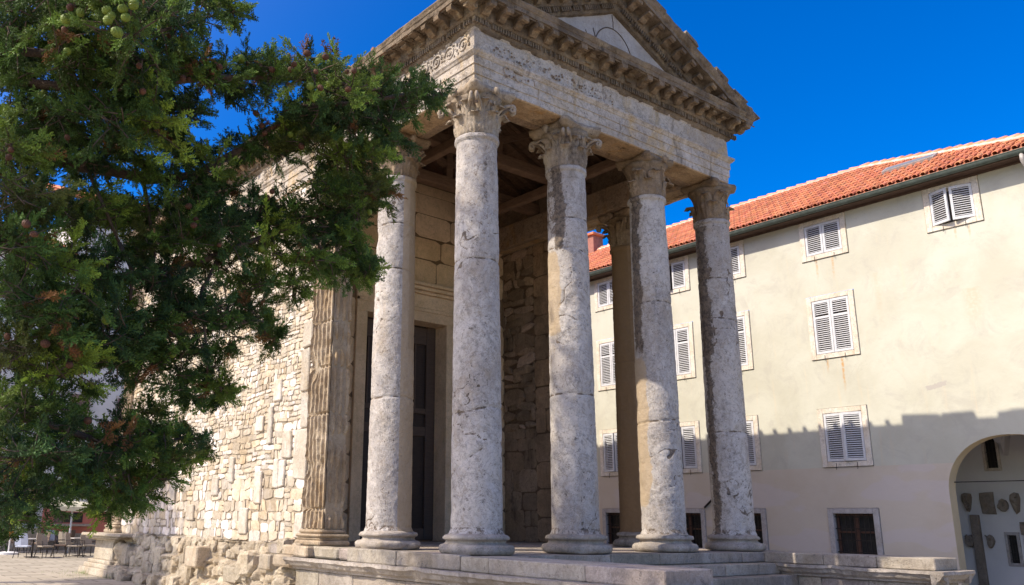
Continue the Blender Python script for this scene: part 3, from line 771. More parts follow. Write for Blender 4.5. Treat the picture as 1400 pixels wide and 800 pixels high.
# ---- cella walls
XL, XR, YA, YD = -.36, 6.80, 4.09, 6.9       # outer left face, inner right face, antae front, door wall
cw = MB()
cw.box(XL+.006, .04, YA+.05, YB-.05, 0.0, A0+.62)     # left wall core
cw.box(XR+.03, 7.20, YA+.05, YB-.05, 0, A0+.62)
cw.box(0.05, XR+.02, YB-.5, YB-.05, 0, A0+.62)
cw.build('wall_core', M['mortar'], T, loc=(3.45, 10, 4))
rw = MB()
def sk(u, v):   # skip where pilasters stand
    return u < .84-.0 or u > YB-YA-1.0
stones(rw, (XL, YA, .02), (0,1,0), (0,0,1), (-1,0,0), YB-YA, 2.6, .27, .19, .022, gap=.006, jit=.40, rough=.75, skip=sk, seed=5, cv=.20, ochre=.55, wob=.05, light=.28, front=.010)
stones(rw, (XL, YA, 2.62), (0,1,0), (0,0,1), (-1,0,0), YB-YA, A0-2.62, .17, .115, .020, gap=.006, jit=.35, rough=.8, skip=sk, seed=6, cv=.17, ochre=.45, wob=.06, light=.25, front=.009)
# large cracked repair blocks beside the front pilaster
rb = rw
for (y0, y1, z0, z1, d) in ((4.92,5.28,.1,.62,.05),(4.92,5.5,1.28,2.3,.035),(4.92,5.25,2.32,3.05,.05),(5.0,5.34,3.1,4.0,.04),(4.92,5.32,4.05,4.6,.05),(5.62,6.02,1.75,2.3,.05),(6.1,6.35,1.15,1.75,.05),(5.85,6.1,1.15,1.7,.045),(6.55,6.75,2.1,2.9,.05),(7.0,7.4,2.4,2.75,.04),(6.2,6.55,3.0,3.5,.045),(6.9,7.25,.8,1.5,.05),(7.5,7.9,.15,.7,.05),(9.2,9.6,1.0,1.45,.05),(8.4,8.65,1.3,1.9,.05),(10.6,11.1,.4,.8,.05),(12,12.3,.9,1.6,.05)):
    n0 = len(rb.v); rb.cbox(XL-d-.012, XL+.05, y0, y1, z0, z1, .02, (1.0*rnd.uniform(.9,1.15),)*3)
    for i in range(n0, len(rb.v)):
        v = Vector(rb.v[i]); rb.v[i] = tuple(v+Vector((0, noise.noise(v*3), noise.noise(v*3+Vector((5,5,5)))))*.05)
rb.build('side_wall', M['rubble'], T, loc=(XL, 10, 4))

def pilaster(side_y0, side_y1, front=True, x_out=-.44, z_top=7.14, yfront=None, seed=1, mirror=None):
    """fluted pilaster: flutes on the side face and on the front face"""
    mb = MB(); z0 = .32; rows = 150
    def outline():
        pts = []
        nfl = 5
        def flutes(P0, P1, Nn, nfl):
            P0 = Vector(P0); P1 = Vector(P1); Nn = Vector(Nn); out = []
            L = (P1-P0).length; fw = L/(nfl+.25); 
            for k in range(nfl):
                s = (k+.22)*fw; e = (k+1)*fw
                out.append(P0+(P1-P0)*(s/L))
                for i in range(1, 6):
                    t = i/6; out.append(P0+(P1-P0)*((s+(e-s)*t)/L)-Nn*(.072*math.sin(t*math.pi)**.6))
                out.append(P0+(P1-P0)*(e/L))
            return out
        if mirror:
            pts += [Vector((mirror, side_y1, 0))]+flutes((mirror,side_y1,0),(mirror,side_y0,0),(1,0,0),nfl)
            return pts
        pts.append(Vector((x_out+.3, side_y1, 0)))
        pts += flutes((x_out,side_y1,0),(x_out,side_y0,0),(-1,0,0),nfl)
        pts.append(Vector((x_out, side_y0, 0)))
        if front:
            pts += flutes((x_out,side_y0,0),(.045,side_y0,0),(0,-1,0),3)
            pts.append(Vector((.045, side_y0, 0)))
            pts.append(Vector((.045, side_y0+.5, 0)))
        else:
            pts.append(Vector((x_out+.4, side_y0, 0)))
        return pts
    base = outline(); cxm = Vector((x_out+.25, (side_y0+side_y1)/2, 0)); rings = []
    for i in range(rows+1):
        zz = z0+(z_top-z0)*i/rows; r = []
        # block joints every ~.9 m step the profile a little
        blk = int(zz/.95+.3*seed); off = (math.sin(blk*12.9898+seed)*43758.5 % 1-.5)*.025
        jt = abs((zz/.95+.3*seed) % 1-.0); jt = min(jt, 1-jt)
        for p in base:
            q = Vector((p.x, p.y, zz)); dn = Vector((q.x-cxm.x, q.y-cxm.y, 0)); dn.normalize()
            d = off+.032*noise.noise(q*3.1)+.024*noise.noise(q*9)-(.05 if jt < .02 else 0)
            ch = noise.noise(q*2.2+Vector((seed*3,0,0)))
            if ch > .12: d -= .22*(ch-.12)
            r.append(q+dn*d)
        rings.append(r)
    mb.loft(rings, closed=True, caps=True)
    return mb
pm_ = pilaster(YA, YA+.84, True, -.44, seed=1)
# attic base of the pilaster
def pil_base(mb, x0, x1, y0, y1, z0=0):
    for (e, za, zb) in ((.13,0,.10),(.09,.105,.15),(.12,.155,.22),(.05,.225,.30)):
        n0 = len(mb.v); mb.cbox(x0-e, x1+e*.6, y0-e, y1+e*.3, z0+za, z0+zb, .03)
        for i in range(n0, len(mb.v)):
            v = Vector(mb.v[i]); mb.v[i] = tuple(v+Vector((noise.noise(v*3), noise.noise(v*3+Vector((5,5,5))), 0))*.05)
po = pm_.build('pilaster', M['pil'], T, loc=(-.2, YA+.4, 0))
b = MB(); pil_base(b, -.44, .05, YA, YA+.84); b.build('base', M['pil'], po, loc=(-.2, YA+.4, 0))
# flat leaf capitals for pilasters
def pil_cap(x0, x1, y0, y1, seed):
    mb = MB(); mb.cbox(x0, x1, y0, y1, 7.16, 7.88, .02); mb.cbox(x0-.10, x1+.06, y0-.10, y1+.06, 7.80, 7.925, .02)
    for tier, (h, zz, n_) in enumerate(((.27,7.16,3),(.46,7.16,2))):
        for k in range(n_):
            t = (k+.5)/n_
            acanthus(mb, Matrix.Translation((x0+.01, y0+(y1-y0)*t, zz)) @ Matrix.Rotation(math.pi, 4, 'Z'), h, .24, .05, 0, 0)
            acanthus(mb, Matrix.Translation((x0+(x1-x0)*t, y0+.01, zz)) @ Matrix.Rotation(-math.pi/2, 4, 'Z'), h, .17, .05, 0, 0)
    return mb
pil_cap(-.40, .04, YA+.03, YA+.80, 1).build('capital', M['capital'], po, smooth=False, loc=(-.2, YA+.4, 7.2))
pm2 = pilaster(YB-1.0, YB-.15, False, -.46, seed=2)
po2 = pm2.build('pilaster', M['pil'], T, loc=(-.2, YB-.5, 0))
b = MB(); pil_base(b, -.46, .0, YB-1.0, YB-.15); b.build('base', M['pil'], po2, loc=(-.2, YB-.5, 0))
pil_cap(-.42, .04, YB-.97, YB-.18, 1).build('capital', M['capital'], po2, loc=(-.2, YB-.5, 7.2))
# right anta: smooth blocks at the end, dark rubble behind it (inner face towards -x)
ra = MB()
stones(ra, (XR, YA+.02, .0), (0,1,0), (0,0,1), (-1,0,0), 1.55, A0, 1.2, .62, .03, gap=.008, jit=.2, rough=.12, seed=11, cv=.10, light=.02, base=(1.15,1.1,1.05))
stones(ra, (XR, YA+.02, .0), (1,0,0), (0,0,1), (0,-1,0), .45, A0, .45, .62, .03, gap=.006, jit=.2, rough=.1, seed=12, cv=.08, light=.02)
stones(ra, (XR, YA+1.55, .0), (0,1,0), (0,0,1), (-1,0,0), YD-YA-1.55, 2.9, .52, .46, .020, gap=.004, jit=.3, rough=.3, seed=13, cv=.15, light=.04)
stones(ra, (XR, YA+1.55, 2.9), (0,1,0), (0,0,1), (-1,0,0), YD-YA-1.55, A0-2.9, .42, .30, .06, gap=.008, jit=.45, rough=1.1, seed=14, cv=.28, light=.12, wob=.08)
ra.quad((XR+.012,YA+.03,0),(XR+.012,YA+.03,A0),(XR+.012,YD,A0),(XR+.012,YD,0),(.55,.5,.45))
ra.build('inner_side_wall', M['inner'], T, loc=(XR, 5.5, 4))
# outer right face (seen only from the side): plain coursed
ro = MB(); stones(ro, (7.22, YA, .0), (0,1,0), (0,0,1), (1,0,0), YB-YA, A0, .5, .3, .03, seed=15, rough=.6); ro.build('far_side_wall', M['rubble'], T, loc=(7.2, 10, 4))
# door wall with the doorway
DX0, DX1, DZ = 2.2, 4.72, 5.55
dw = MB()
stones(dw, (.05, YD, 0), (1,0,0), (0,0,1), (0,-1,0), DX0-.05-.34, DZ+.3, 1.0, .72, .012, gap=.004, jit=.12, rough=.04, seed=21, cv=.07, light=0)
stones(dw, (DX1+.34, YD, 0), (1,0,0), (0,0,1), (0,-1,0), XR-DX1-.34, DZ+.3, 1.0, .72, .012, gap=.004, jit=.12, rough=.04, seed=22, cv=.07, light=0)
stones(dw, (.05, YD, DZ+1.02), (1,0,0), (0,0,1), (0,-1,0), XR-.05, 9.4-DZ-1.02, 1.35, .62, .03, gap=.011, jit=.15, rough=.06, seed=23, cv=.10, light=.04)
dw.box(.05, DX0-.34, YD+.002, YD+.5, 0, 9.6, (.3,.27,.24)); dw.box(DX1+.34, XR, YD+.002, YD+.5, 0, 9.6, (.3,.27,.24)); dw.box(DX0-.34, DX1+.34, YD+.002, YD+.5, DZ+.34, 9.6, (.3,.27,.24))
dwo = dw.build('door_wall', M['ashlar'], T, loc=(3.45, YD, 3))
df = MB()
for (x0, x1) in ((DX0-.34, DX0), (DX1, DX1+.34)):
    df.cbox(x0, x1, YD-.05, YD+.49, 0, DZ, .012)
    xa = x0 if x0 < 3 else x1-.08; df.cbox(xa, xa+.08, YD-.085, YD-.051, 0, DZ+.34, .008)
df.cbox(DX0-.34, DX1+.34, YD-.05, YD+.49, DZ+.002, DZ+.34, .012); df.cbox(DX0-.34, DX1+.34, YD-.085, YD-.051, DZ+.26, DZ+.34, .008)
df.cbox(DX0-.34, DX1+.34, YD-.06, YD+.3, DZ+.345, DZ+.72, .02)
df.cbox(DX0-.44, DX1+.44, YD-.13, YD+.3, DZ+.725, DZ+.80, .015); df.cbox(DX0-.52, DX1+.52, YD-.22, YD+.3, DZ+.805, DZ+.90, .02); df.cbox(DX0-.60, DX1+.60, YD-.30, YD+.3, DZ+.905, DZ+1.0, .02)
df.build('door_surround', M['ashlar'], T, loc=(3.45, YD, 3))
yl = YD+.46
do = MB()
mx = (DX0+DX1)/2
do.box(DX0-.1, DX1+.1, yl+.05, yl+.09, 0, DZ+.1)
dr = do.build('door', M['door'], T, loc=(mx, yl, 0))
p = MB()
for (x0, x1) in ((DX0, DX0+.16), (mx-.12, mx+.12), (DX1-.30, DX1)): p.cbox(x0, x1, yl-.02, yl+.05, .02, DZ, .01)
for (z0, z1) in ((0.02,.3),(2.62,2.86),(3.2,3.34),(5.05,5.5)):
    p.cbox(DX0+.161, mx-.121, yl-.015, yl+.05, z0, z1, .01); p.cbox(mx+.121, DX1-.301, yl-.015, yl+.05, z0, z1, .01)
for x in (DX0+.35, DX0+.62, mx+.32, mx+.58):
    p.cbox(x, x+.05, yl-.01, yl+.05, 3.341, 5.049, .006)
p.build('door_frame', M['doorframe'], dr, loc=(mx, yl, 0))

# ---- podium, crown moulding, steps and cheek blocks
pd = MB()
def slabs(mb, x0, x1, y0, y1, z0, z1, L, axis='y', b=.012, seed=1, jit=.01, col=None):
    rg_ = random.Random(seed); a, e = (y0, y1) if axis == 'y' else (x0, x1); t = a
    while t < e-.01:
        l = L*rg_.uniform(.7,1.3); t1 = min(t+l, e)
        if e-t1 < L*.3: t1 = e
        s = rg_.uniform(.85,1.12); cc = (s, s*rg_.uniform(.95,1), s*rg_.uniform(.9,1)); d = rg_.uniform(-jit, jit)
        n0 = len(mb.v)
        if axis == 'y': mb.cbox(x0+d, x1, t+.004, t1-.004, z0, z1+rg_.uniform(-.006,.004), b, cc)
        else: mb.cbox(t+.004, t1-.004, y0+d, y1, z0, z1+rg_.uniform(-.006,.004), b, cc)
        t = t1
# floor of the portico
for i, y in enumerate(np.arange(-.62, 6.8, .93)):
    slabs(pd, -.60, 7.5, y+.004, min(y+.926, 6.9), -.19, -.008, 1.2, 'x', .008, 40+i)
pd.box(-.55, 7.45, -.55, YB, -1.2, -.195)
pdo = pd.build('podium', M['podium'], T, loc=(3.45, 8, -1.2))
def crown(mb, x_or_y, a0, a1, side, seed, z=-.20, sc=1.0, step=.9, axis='y', top=0.0, L=1.0):
    """top course and projecting moulding below it on a podium face"""
    pass
# left: top course of blocks running forward to the cheek
lc = MB()
slabs(lc, -.86, .02, -4.32, -.63, -.20, .0, 1.45, 'y', .014, 51)
slabs(lc, -.86, -.605, -.62, 2.46, -.20, .02, 1.25, 'y', .016, 52)
slabs(lc, -.72, -.40, 2.47, 4.0, -.20, -.0, .8, 'y', .03, 57, .03, (1,.9,.75))
def mould(mb, pts_axis, a0, a1, x_face, sgn, axis, seed, zt=-.205, out=.20):
    prof = [(-.02,zt),(out,zt),(out+.005,zt-.05),(out-.03,zt-.075),(out-.07,zt-.13),(out-.14,zt-.17),(out-.15,zt-.20),(0.0,zt-.21),(-.02,zt-.21)]
    n_ = int((a1-a0)/.08); rings = []
    for i in range(n_+1):
        t = a0+(a1-a0)*i/n_; r = []
        for (o, zz) in prof:
            q = Vector((x_face+sgn*o, t, zz)) if axis == 'y' else Vector((t, x_face+sgn*o, zz))
            d = .02*noise.noise(q*3+Vector((seed,0,0)))+.012*noise.noise(q*9)
            ch = noise.noise(Vector((t*1.7, seed, 0)))
            if ch > .2 and o > .05: d += .12*(ch-.2)
            if o > 0:
                if axis == 'y': q.x -= sgn*d
                else: q.y -= sgn*d
                q.z += .5*d
            r.append(q)
        rings.append(r)
    if (sgn > 0) == (axis == 'y'): rings = rings[::-1]
    mb.loft(rings)
mould(lc, None, -4.45, 4.5, -.86, -1, 'y', 1, out=.17)
mould(lc, None, -1.03, .05, -4.32, -1, 'x', 2, out=.17)
slabs(lc, -.84, .0, -4.30, 4.3, -1.2, -.42, 1.2, 'y', .01, 53)
slabs(lc, -1.0, .0, -4.42, 4.3, -1.2, -.95, 1.4, 'y', .03, 54)
for i in range(len(lc.v)):
    v = Vector(lc.v[i]); lc.v[i] = tuple(v+Vector((noise.noise(v*4), noise.noise(v*4+Vector((5,5,5))), .5*noise.noise(v*4+Vector((0,5,0)))))*.012)
lc.build('cheek_wall', M['podium'], pdo, loc=(-.4, -2, -1.2))
rc = MB()
slabs(rc, 6.9, 7.75, -3.84, -.63, -.20, .0, 1.0, 'y', .014, 61)
slabs(rc, 7.505, 7.75, -.62, YB, -.20, .0, 1.3, 'y', .014, 62)
mould(rc, None, -4.0, -.99, 6.9, -1, 'y', 3, out=.20)
mould(rc, None, 6.7, 7.95, -3.84, -1, 'x', 4, out=.20)
mould(rc, None, -4.0, YB, 7.75, 1, 'y', 5, out=.20)
slabs(rc, 6.92, 7.73, -3.82, YB, -1.2, -.42, 1.2, 'y', .01, 63)
for i in range(len(rc.v)):
    v = Vector(rc.v[i]); rc.v[i] = tuple(v+Vector((noise.noise(v*4), noise.noise(v*4+Vector((5,5,5))), .5*noise.noise(v*4+Vector((0,5,0)))))*.012)
rc.build('cheek_wall', M['podium'], pdo, loc=(7.3, -2, -1.2))
st = MB()
slabs(st, .02, 6.9, -.98, -.63, -.40, -.20, 1.5, 'x', .012, 71)
for k, (y0, zt) in enumerate(((-1.33,-.40),(-1.68,-.60),(-2.03,-.80),(-2.38,-1.0))):
    slabs(st, .03, 6.88, y0, y0+.36, zt-.2, zt-.003, 1.6, 'x', .014, 72+k)
st.build('steps', M['podium'], pdo, loc=(3.45, -1.5, -1.2))
# broken rubble podium flank beside the rubble wall
pr_ = MB()
def lumps(mb, x0, y0, y1, z0, z1, n_, smin, smax, seed, out=.25, col=(1,1,1)):
    rg_ = random.Random(seed)
    for _ in range(n_):
        y = rg_.uniform(y0, y1); zz = rg_.uniform(z0, z1); s = rg_.uniform(smin, smax); t = rg_.uniform(.85,1.2)
        c0 = Vector((x0-rg_.uniform(0, out)*(1-(zz-z0)/(z1-z0)*.5), y, zz)); off = Vector((rg_.random()*50, rg_.random()*50, 0))
        n0 = len(mb.v); sx, sy, sz = s*rg_.uniform(.6,.9), s*rg_.uniform(.8,1.5), s*rg_.uniform(.6,1.0)
        k1, k2 = 7, 10
        rings = []
        for a in range(k1):
            th = math.pi*(a+.35)/(k1-.3); r = []
            for b_ in range(k2):
                ph = 2*math.pi*b_/k2; d = Vector((math.sin(th)*math.cos(ph), math.sin(th)*math.sin(ph), math.cos(th)))
                # superellipsoid: blocky
                e = .55; dd = Vector([math.copysign(abs(x_)**e, x_) for x_ in d]); q = 1+.28*noise.noise(dd*1.4+off)+.10*noise.noise(dd*4+off)
                r.append(c0+Vector((dd.x*sx*q, dd.y*sy*q, -dd.z*sz*q))*.55)
            rings.append(r)
        mb.loft(rings, (t*col[0], t*col[1]*.98, t*col[2]*.94))
lumps(pr_, -.60, 4.3, 15.2, -1.2, -.42, 34, .25, .60, 81, out=.12)
lumps(pr_, -.50, 4.6, 15.2, -.30, -.06, 60, .16, .34, 82, out=.10)
lumps(pr_, -.80, 4.3, 15.5, -1.22, -1.0, 26, .2, .5, 83, out=.2)
pr_.cbox(-1.0, -.5, 8.75, 9.45, -.62, -.16, .03, (1.1,1.05,1)); pr_.cbox(-.92, -.5, 5.3, 5.75, -.5, -.2, .03, (1,1,1))
pr_.cbox(-.95, -.45, 4.35, 5.1, -.40, -.18, .04, (.95,.9,.85)); pr_.cbox(-.80, -.3, 4.0, 5.0, -.19, -.0, .03, (1.15,1.08,1)); pr_.cbox(-.86, -.35, 3.9, 4.42, -.195, -.0, .03, (1.2,1.15,1.1))
nu, nv = 260, 36
n0 = len(pr_.v)
for i in range(nu+1):
    for j in range(nv+1):
        y_ = 4.2+11.2*i/nu; z_ = -1.22+1.22*j/nv; q = Vector((0, y_, z_)); led = .16*max(0, min(1, (-.40-z_)/.05))+.12*max(0, min(1, (-.85-z_)/.1))
        vc = noise.voronoi(Vector((3, y_*2.6, z_*3.2)))[0]; edge = max(0, min(1, (vc[1]-vc[0])*3.5))
        x_ = -.50-led-.10*edge-.10*noise.noise(q*1.8)-.05*noise.noise(q*6)-.025*noise.noise(q*15)
        pr_.v.append((x_, y_, z_))
for i in range(nu):
    for j in range(nv): a_ = n0+i*(nv+1)+j; s_ = 1+.2*noise.noise(Vector((9, i*.12, j*.3))); pr_.face((a_, a_+1, a_+nv+2, a_+nv+1), (s_, s_*.97, s_*.92))
pr_.quad((-.6,4.2,-.02),(-.6,15.4,-.02),(-.3,15.4,-.02),(-.3,4.2,-.02))
pr_.build('podium_flank', M['podrub'], pdo, smooth=False, loc=(-.6, 10, -1.2))
# restored moulded corner pedestal at the back
bp = MB()
for (e, z0, z1, ya) in ((.34,-1.2,-1.0,14.9),(.24,-1.0,-.88,15.2),(.14,-.88,-.78,15.4),(.0,-.78,-.22,15.7),(.12,-.22,-.16,15.2),(.24,-.16,-.09,14.6),(.34,-.09,-.01,14.1)):
    n0 = len(bp.v); bp.cbox(-.72-e, 0, ya, 17.45+e, z0, z1, .02, (rnd.uniform(1.0,1.15),)*3)
    for i in range(n0, len(bp.v)):
        v = Vector(bp.v[i]); bp.v[i] = tuple(v+Vector((noise.noise(v*2.5), noise.noise(v*2.5+Vector((5,5,5))), .3*noise.noise(v*4)))*.05)
bp.build('corner_pedestal', M['podrub'], pdo, loc=(-.5, 16.5, -1.2))

# ------------------------------------------------------------------ plaster building on the right
B = thing('plaster_building', 'long cream plaster building with red tiled roof, grey shutters and an arched loggia', 'building', (14, 3, -1.2))
XB = 14.0
cols = [(-2.98,-1.65,(1,)), (.46,1.84,(1,2,3,4)), (3.70,5.05,(1,2,3,4)), (5.76,7.10,(1,2,3,4)), (8.56,9.90,(1,2,3,4)), (10.6,11.95,(1,2,3,4)), (12.65,14.0,(1,2,3,4)),(14.7,16.05,(1,2,3,4)),(16.8,18.1,(1,2,3,4))]
ZR = {1:(7.94,9.13), 2:(5.04,6.86), 3:(2.06,3.65), 4:(-.55,.97)}
FRW = .15
wins = []
for (y0, y1, rows_) in cols:
    for r_ in rows_: wins.append((y0, y1, *ZR[r_], r_))
def wall_yz(mb, x, y0, y1, z0, z1, holes, flip=False):
    ys = sorted(set([y0, y1]+[h for w_ in holes for h in w_[:2]])); zs = sorted(set([z0, z1]+[h for w_ in holes for h in w_[2:4]]))
    ys = [v for v in ys if y0 <= v <= y1]; zs = [v for v in zs if z0 <= v <= z1]
    for a, b_ in zip(ys[:-1], ys[1:]):
        for c_, d_ in zip(zs[:-1], zs[1:]):
            ym, zm = (a+b_)/2, (c_+d_)/2
            if any(w_[0] < ym < w_[1] and w_[2] < zm < w_[3] for w_ in holes): continue
            mb.quad((x,a,c_),(x,a,d_),(x,b_,d_),(x,b_,c_))
fw = MB()
holes = [(w_[0]-.014, w_[1]+.014, w_[2]-.014, w_[3]+.014) for w_ in wins]
AY0, AY1, AZS, AZC = -4.15, -1.30, 1.35, 2.66      # loggia arch
wall_yz(fw, XB, -8, 30, -1.2, 9.2, holes+[(AY0, AY1, -1.2, AZC+.1)])
ac, ar = (AY0+AY1)/2, (AY1-AY0)/2
def arch_z(y_): return AZS+(AZC-AZS)*max(0, 1-abs((y_-ac)/ar)**2.2)**.5
NA = 40
yy = [AY0+(AY1-AY0)*(.5-.5*math.cos(math.pi*i/NA)) for i in range(NA+1)]
for a, b_ in zip(yy[:-1], yy[1:]): fw.quad((XB,a,arch_z(a)),(XB,a,AZC+.1),(XB,b_,AZC+.1),(XB,b_,arch_z(b_)))
# returns and back of the building volume
fw.quad((XB,-8,-1.2),(XB,-8,9.2),(XB+9,-8,9.2),(XB+9,-8,-1.2)); fw.quad((XB,30,-1.2),(XB+9,30,-1.2),(XB+9,30,9.2),(XB,30,9.2)); fw.quad((XB+9,-8,-1.2),(XB+9,-8,9.2),(XB+9,30,9.2),(XB+9,30,-1.2))
fw.build('facade', M['plaster'], B, loc=(XB, 3, -1.2))
# arch reveal
rv = MB()
pth = [(AY1,-1.2),(AY1,AZS)]+[(y_, arch_z(y_)) for y_ in yy[::-1][1:-1]]+[(AY0,AZS),(AY0,-1.2)]
for (a, b_) in zip(pth[:-1], pth[1:]): rv.quad((XB,a[0],a[1]),(XB,b_[0],b_[1]),(XB+.38,b_[0],b_[1]),(XB+.38,a[0],a[1]))
rv.build('arch_reveal', M['jamb'], B, loc=(XB, -2.7, 0))
# loggia room
lg = MB(); LX = 17.5; L0, L1, LZ = -8.0, .9, 3.6
for i in range(1): pass
lholes = [(-1.28,-.86,2.02,3.3), (-1.45,-1.10,-.45,.42)]
wall_yz(lg, LX, L0, L1, -1.2, LZ, [(h[0]+.06,h[1]-.06,h[2]+.06,h[3]-.06) for h in lholes])
lg.quad((XB+.38,L1,-1.2),(XB+.38,L1,LZ),(LX,L1,LZ),(LX,L1,-1.2))
# inner side of facade with the arch
for a, b_ in zip(yy[:-1], yy[1:]): lg.quad((XB+.38,a,arch_z(a)),(XB+.38,b_,arch_z(b_)),(XB+.38,b_,LZ),(XB+.38,a,LZ))
lg.quad((XB+.38,AY1,-1.2),(XB+.38,L1,-1.2),(XB+.38,L1,LZ),(XB+.38,AY1,LZ)); lg.quad((XB+.38,L0,-1.2),(XB+.38,AY0,-1.2),(XB+.38,AY0,LZ),(XB+.38,L0,LZ))
# groined ceiling: cross vault bays
ng = 24
def vz(x_, y_):
    u = abs(((y_+.45) / 2.0+.5) % 1-.5)*2; v = abs((x_-(XB+.38+LX)/2)/((LX-XB-.75)/2))
    return 1.9+1.5*max(math.sqrt(max(0,1-u**4)), math.sqrt(max(0, 1-v*v)))
gx = np.linspace(XB+.38, LX, ng); gy = np.linspace(L0, L1, ng*3)
for i in range(ng-1):
    for j in range(ng*3-1): lg.quad((gx[i],gy[j],vz(gx[i],gy[j])),(gx[i+1],gy[j],vz(gx[i+1],gy[j])),(gx[i+1],gy[j+1],vz(gx[i+1],gy[j+1])),(gx[i],gy[j+1],vz(gx[i],gy[j+1])))
lg.build('loggia', M['white'], B, loc=(LX, -2.7, -1.2))
for (h, mt) in ((lholes[0],'frame'),(lholes[1],'groundframe')):
    f_ = MB()
    for (a, b_, c_, d_) in ((h[0],h[0]+.07,h[2],h[3]),(h[1]-.07,h[1],h[2],h[3]),(h[0]+.07,h[1]-.07,h[2],h[2]+.08),(h[0]+.07,h[1]-.07,h[3]-.08,h[3])): f_.cbox(LX-.05, LX+.1, a, b_, c_, d_, .008)
    fo = f_.build('window', M[mt], B, loc=(LX, h[0], h[2]))
    p_ = MB(); p_.box(LX+.08, LX+.11, h[0], h[1], h[2], h[3]); p_.build('pane', M['glassdark'], fo, loc=(LX, h[0], h[2]))
    p_ = MB()
    for k in range(1, 3): yv = h[0]+.07+(h[1]-h[0]-.14)*k/3; p_.tube([(LX+.02,yv,h[2]+.07),(LX+.02,yv,h[3]-.07)], .008, 6)
    for k in range(1, 5): zv = h[2]+(h[3]-h[2])*k/5; p_.tube([(LX+.02,h[0]+.06,zv),(LX+.02,h[1]-.06,zv)], .007, 6)
    p_.build('grille', M['iron'], fo, loc=(LX, h[0], h[2]))
rod = MB(); rod.tube([(XB+.3,AY1+.02,1.60),(XB+.3,AY0-.02,1.60)], .012, 6); rod.build('tie_rod', M['iron'], B, loc=(XB+.3, AY1, 1.6))

def make_window(y0, y1, z0, z1, r_):
    mt = 'groundframe' if r_ == 4 else 'frame'
    f_ = MB(); F = FRW
    for (a, b_, c_, d_) in ((y0,y0+F,z0,z1),(y1-F,y1,z0,z1),(y0+F+.002,y1-F-.002,z0,z0+F*.9),(y0+F+.002,y1-F-.002,z1-F*.9,z1)): f_.cbox(XB-.035, XB+.22, a, b_, c_, d_, .008)
    wo = f_.build('window', M[mt], B, loc=(XB, (y0+y1)/2, z0))
    ins = (y0+F, y1-F, z0+F*.9, z1-F*.9)
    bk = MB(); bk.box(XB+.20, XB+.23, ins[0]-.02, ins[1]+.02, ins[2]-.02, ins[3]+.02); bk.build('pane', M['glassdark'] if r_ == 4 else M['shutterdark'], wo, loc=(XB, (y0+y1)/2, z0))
    ym = (y0+y1)/2
    if r_ == 4:
        g_ = MB()
        for (a, b_) in ((ins[0],ins[0]+.07),(ym-.06,ym+.06),(ins[1]-.07,ins[1])): g_.cbox(XB+.12, XB+.18, a, b_, ins[2], ins[3], .006)
        for zv in (ins[2]+.02, ins[2]+.75, ins[3]-.06): g_.cbox(XB+.125, XB+.175, ins[0]+.07, ins[1]-.07, zv, zv+.05, .006)
        g_.build('sash', M['brownwood'], wo, loc=(XB, ym, z0))
        g_ = MB()
        for k in range(9): yv = ins[0]+.04+(ins[1]-ins[0]-.08)*k/8; g_.tube([(XB+.06,yv,ins[2]-.02),(XB+.06,yv,ins[3]+.02)], .009, 6)
        for k in range(4): zv = ins[3]-.10-.30*k; g_.box(XB+.045, XB+.055, ins[0]-.01, ins[1]+.01, zv, zv+.025)
        g_.build('grille', M['iron'], wo, loc=(XB, ym, z0)); return
    for s, (a, b_) in enumerate(((ins[0]+.012, ym-.004), (ym+.004, ins[1]-.012))):
        sh = MB(); w2 = b_-a; zz0, zz1 = ins[2]+.012, ins[3]-.012; rl = .062
        # built hinged at y=0 then turned
        def bx(u0, u1, za, zb, xa=-.022, xb=.022): sh.cbox(xa, xb, u0, u1, za, zb, .004)
        bx(0, rl, zz0, zz1); bx(w2-rl, w2, zz0, zz1)
        rails = [zz0, zz1-.07] + ([zz0+(zz1-zz0)*.66] if r_ == 2 else [])
        for zv in rails: bx(rl, w2-rl, zv, zv+.07)
        zv = zz0+.085
        while zv < zz1-.10:
            if not any(zr_-.035 < zv < zr_+.07 for zr_ in rails[1:]):
                sh.hexa([(-.020,rl,zv),(-.020,w2-rl,zv),(-.022,w2-rl,zv+.010),(-.022,rl,zv+.010)], [(.020,rl,zv+.026),(.020,w2-rl,zv+.026),(.018,w2-rl,zv+.036),(.018,rl,zv+.036)])
            zv += .058
        ang_ = 0
        if r_ == 1: ang_ = {(-2.98):(16, -20), .46:(1.5,-2), 3.70:(2,-3), 5.76:(3,-16)}.get(y0, (2,-2))[s]
        elif r_ == 3: ang_ = (9, -3)[s] if y0 < 1 else (2,-8)[s]
        else: ang_ = (1,-1)[s]
        if s == 0: Mx = Matrix.Translation((XB+.0, a, 0)) @ Matrix.Rotation(R(ang_), 4, 'Z')
        else:
            Mx = Matrix.Translation((XB+.0, b_, 0)) @ Matrix.Rotation(R(ang_), 4, 'Z') @ Matrix.Translation((0, -w2, 0))
        sh.xform(Mx); sh.build('shutter', M['shutter'], wo, loc=(XB, ym, z0))
    for yv in (ins[0]+.25, ins[1]-.25):
        hw = MB(); hw.tube([(XB-.04,yv,z0+.10),(XB-.045,yv,z0-.06),(XB-.06,yv,z0-.07)], .007, 5); hw.build('shutter_hook', M['iron'], wo, loc=(XB, yv, z0))
for w_ in wins: make_window(*w_)
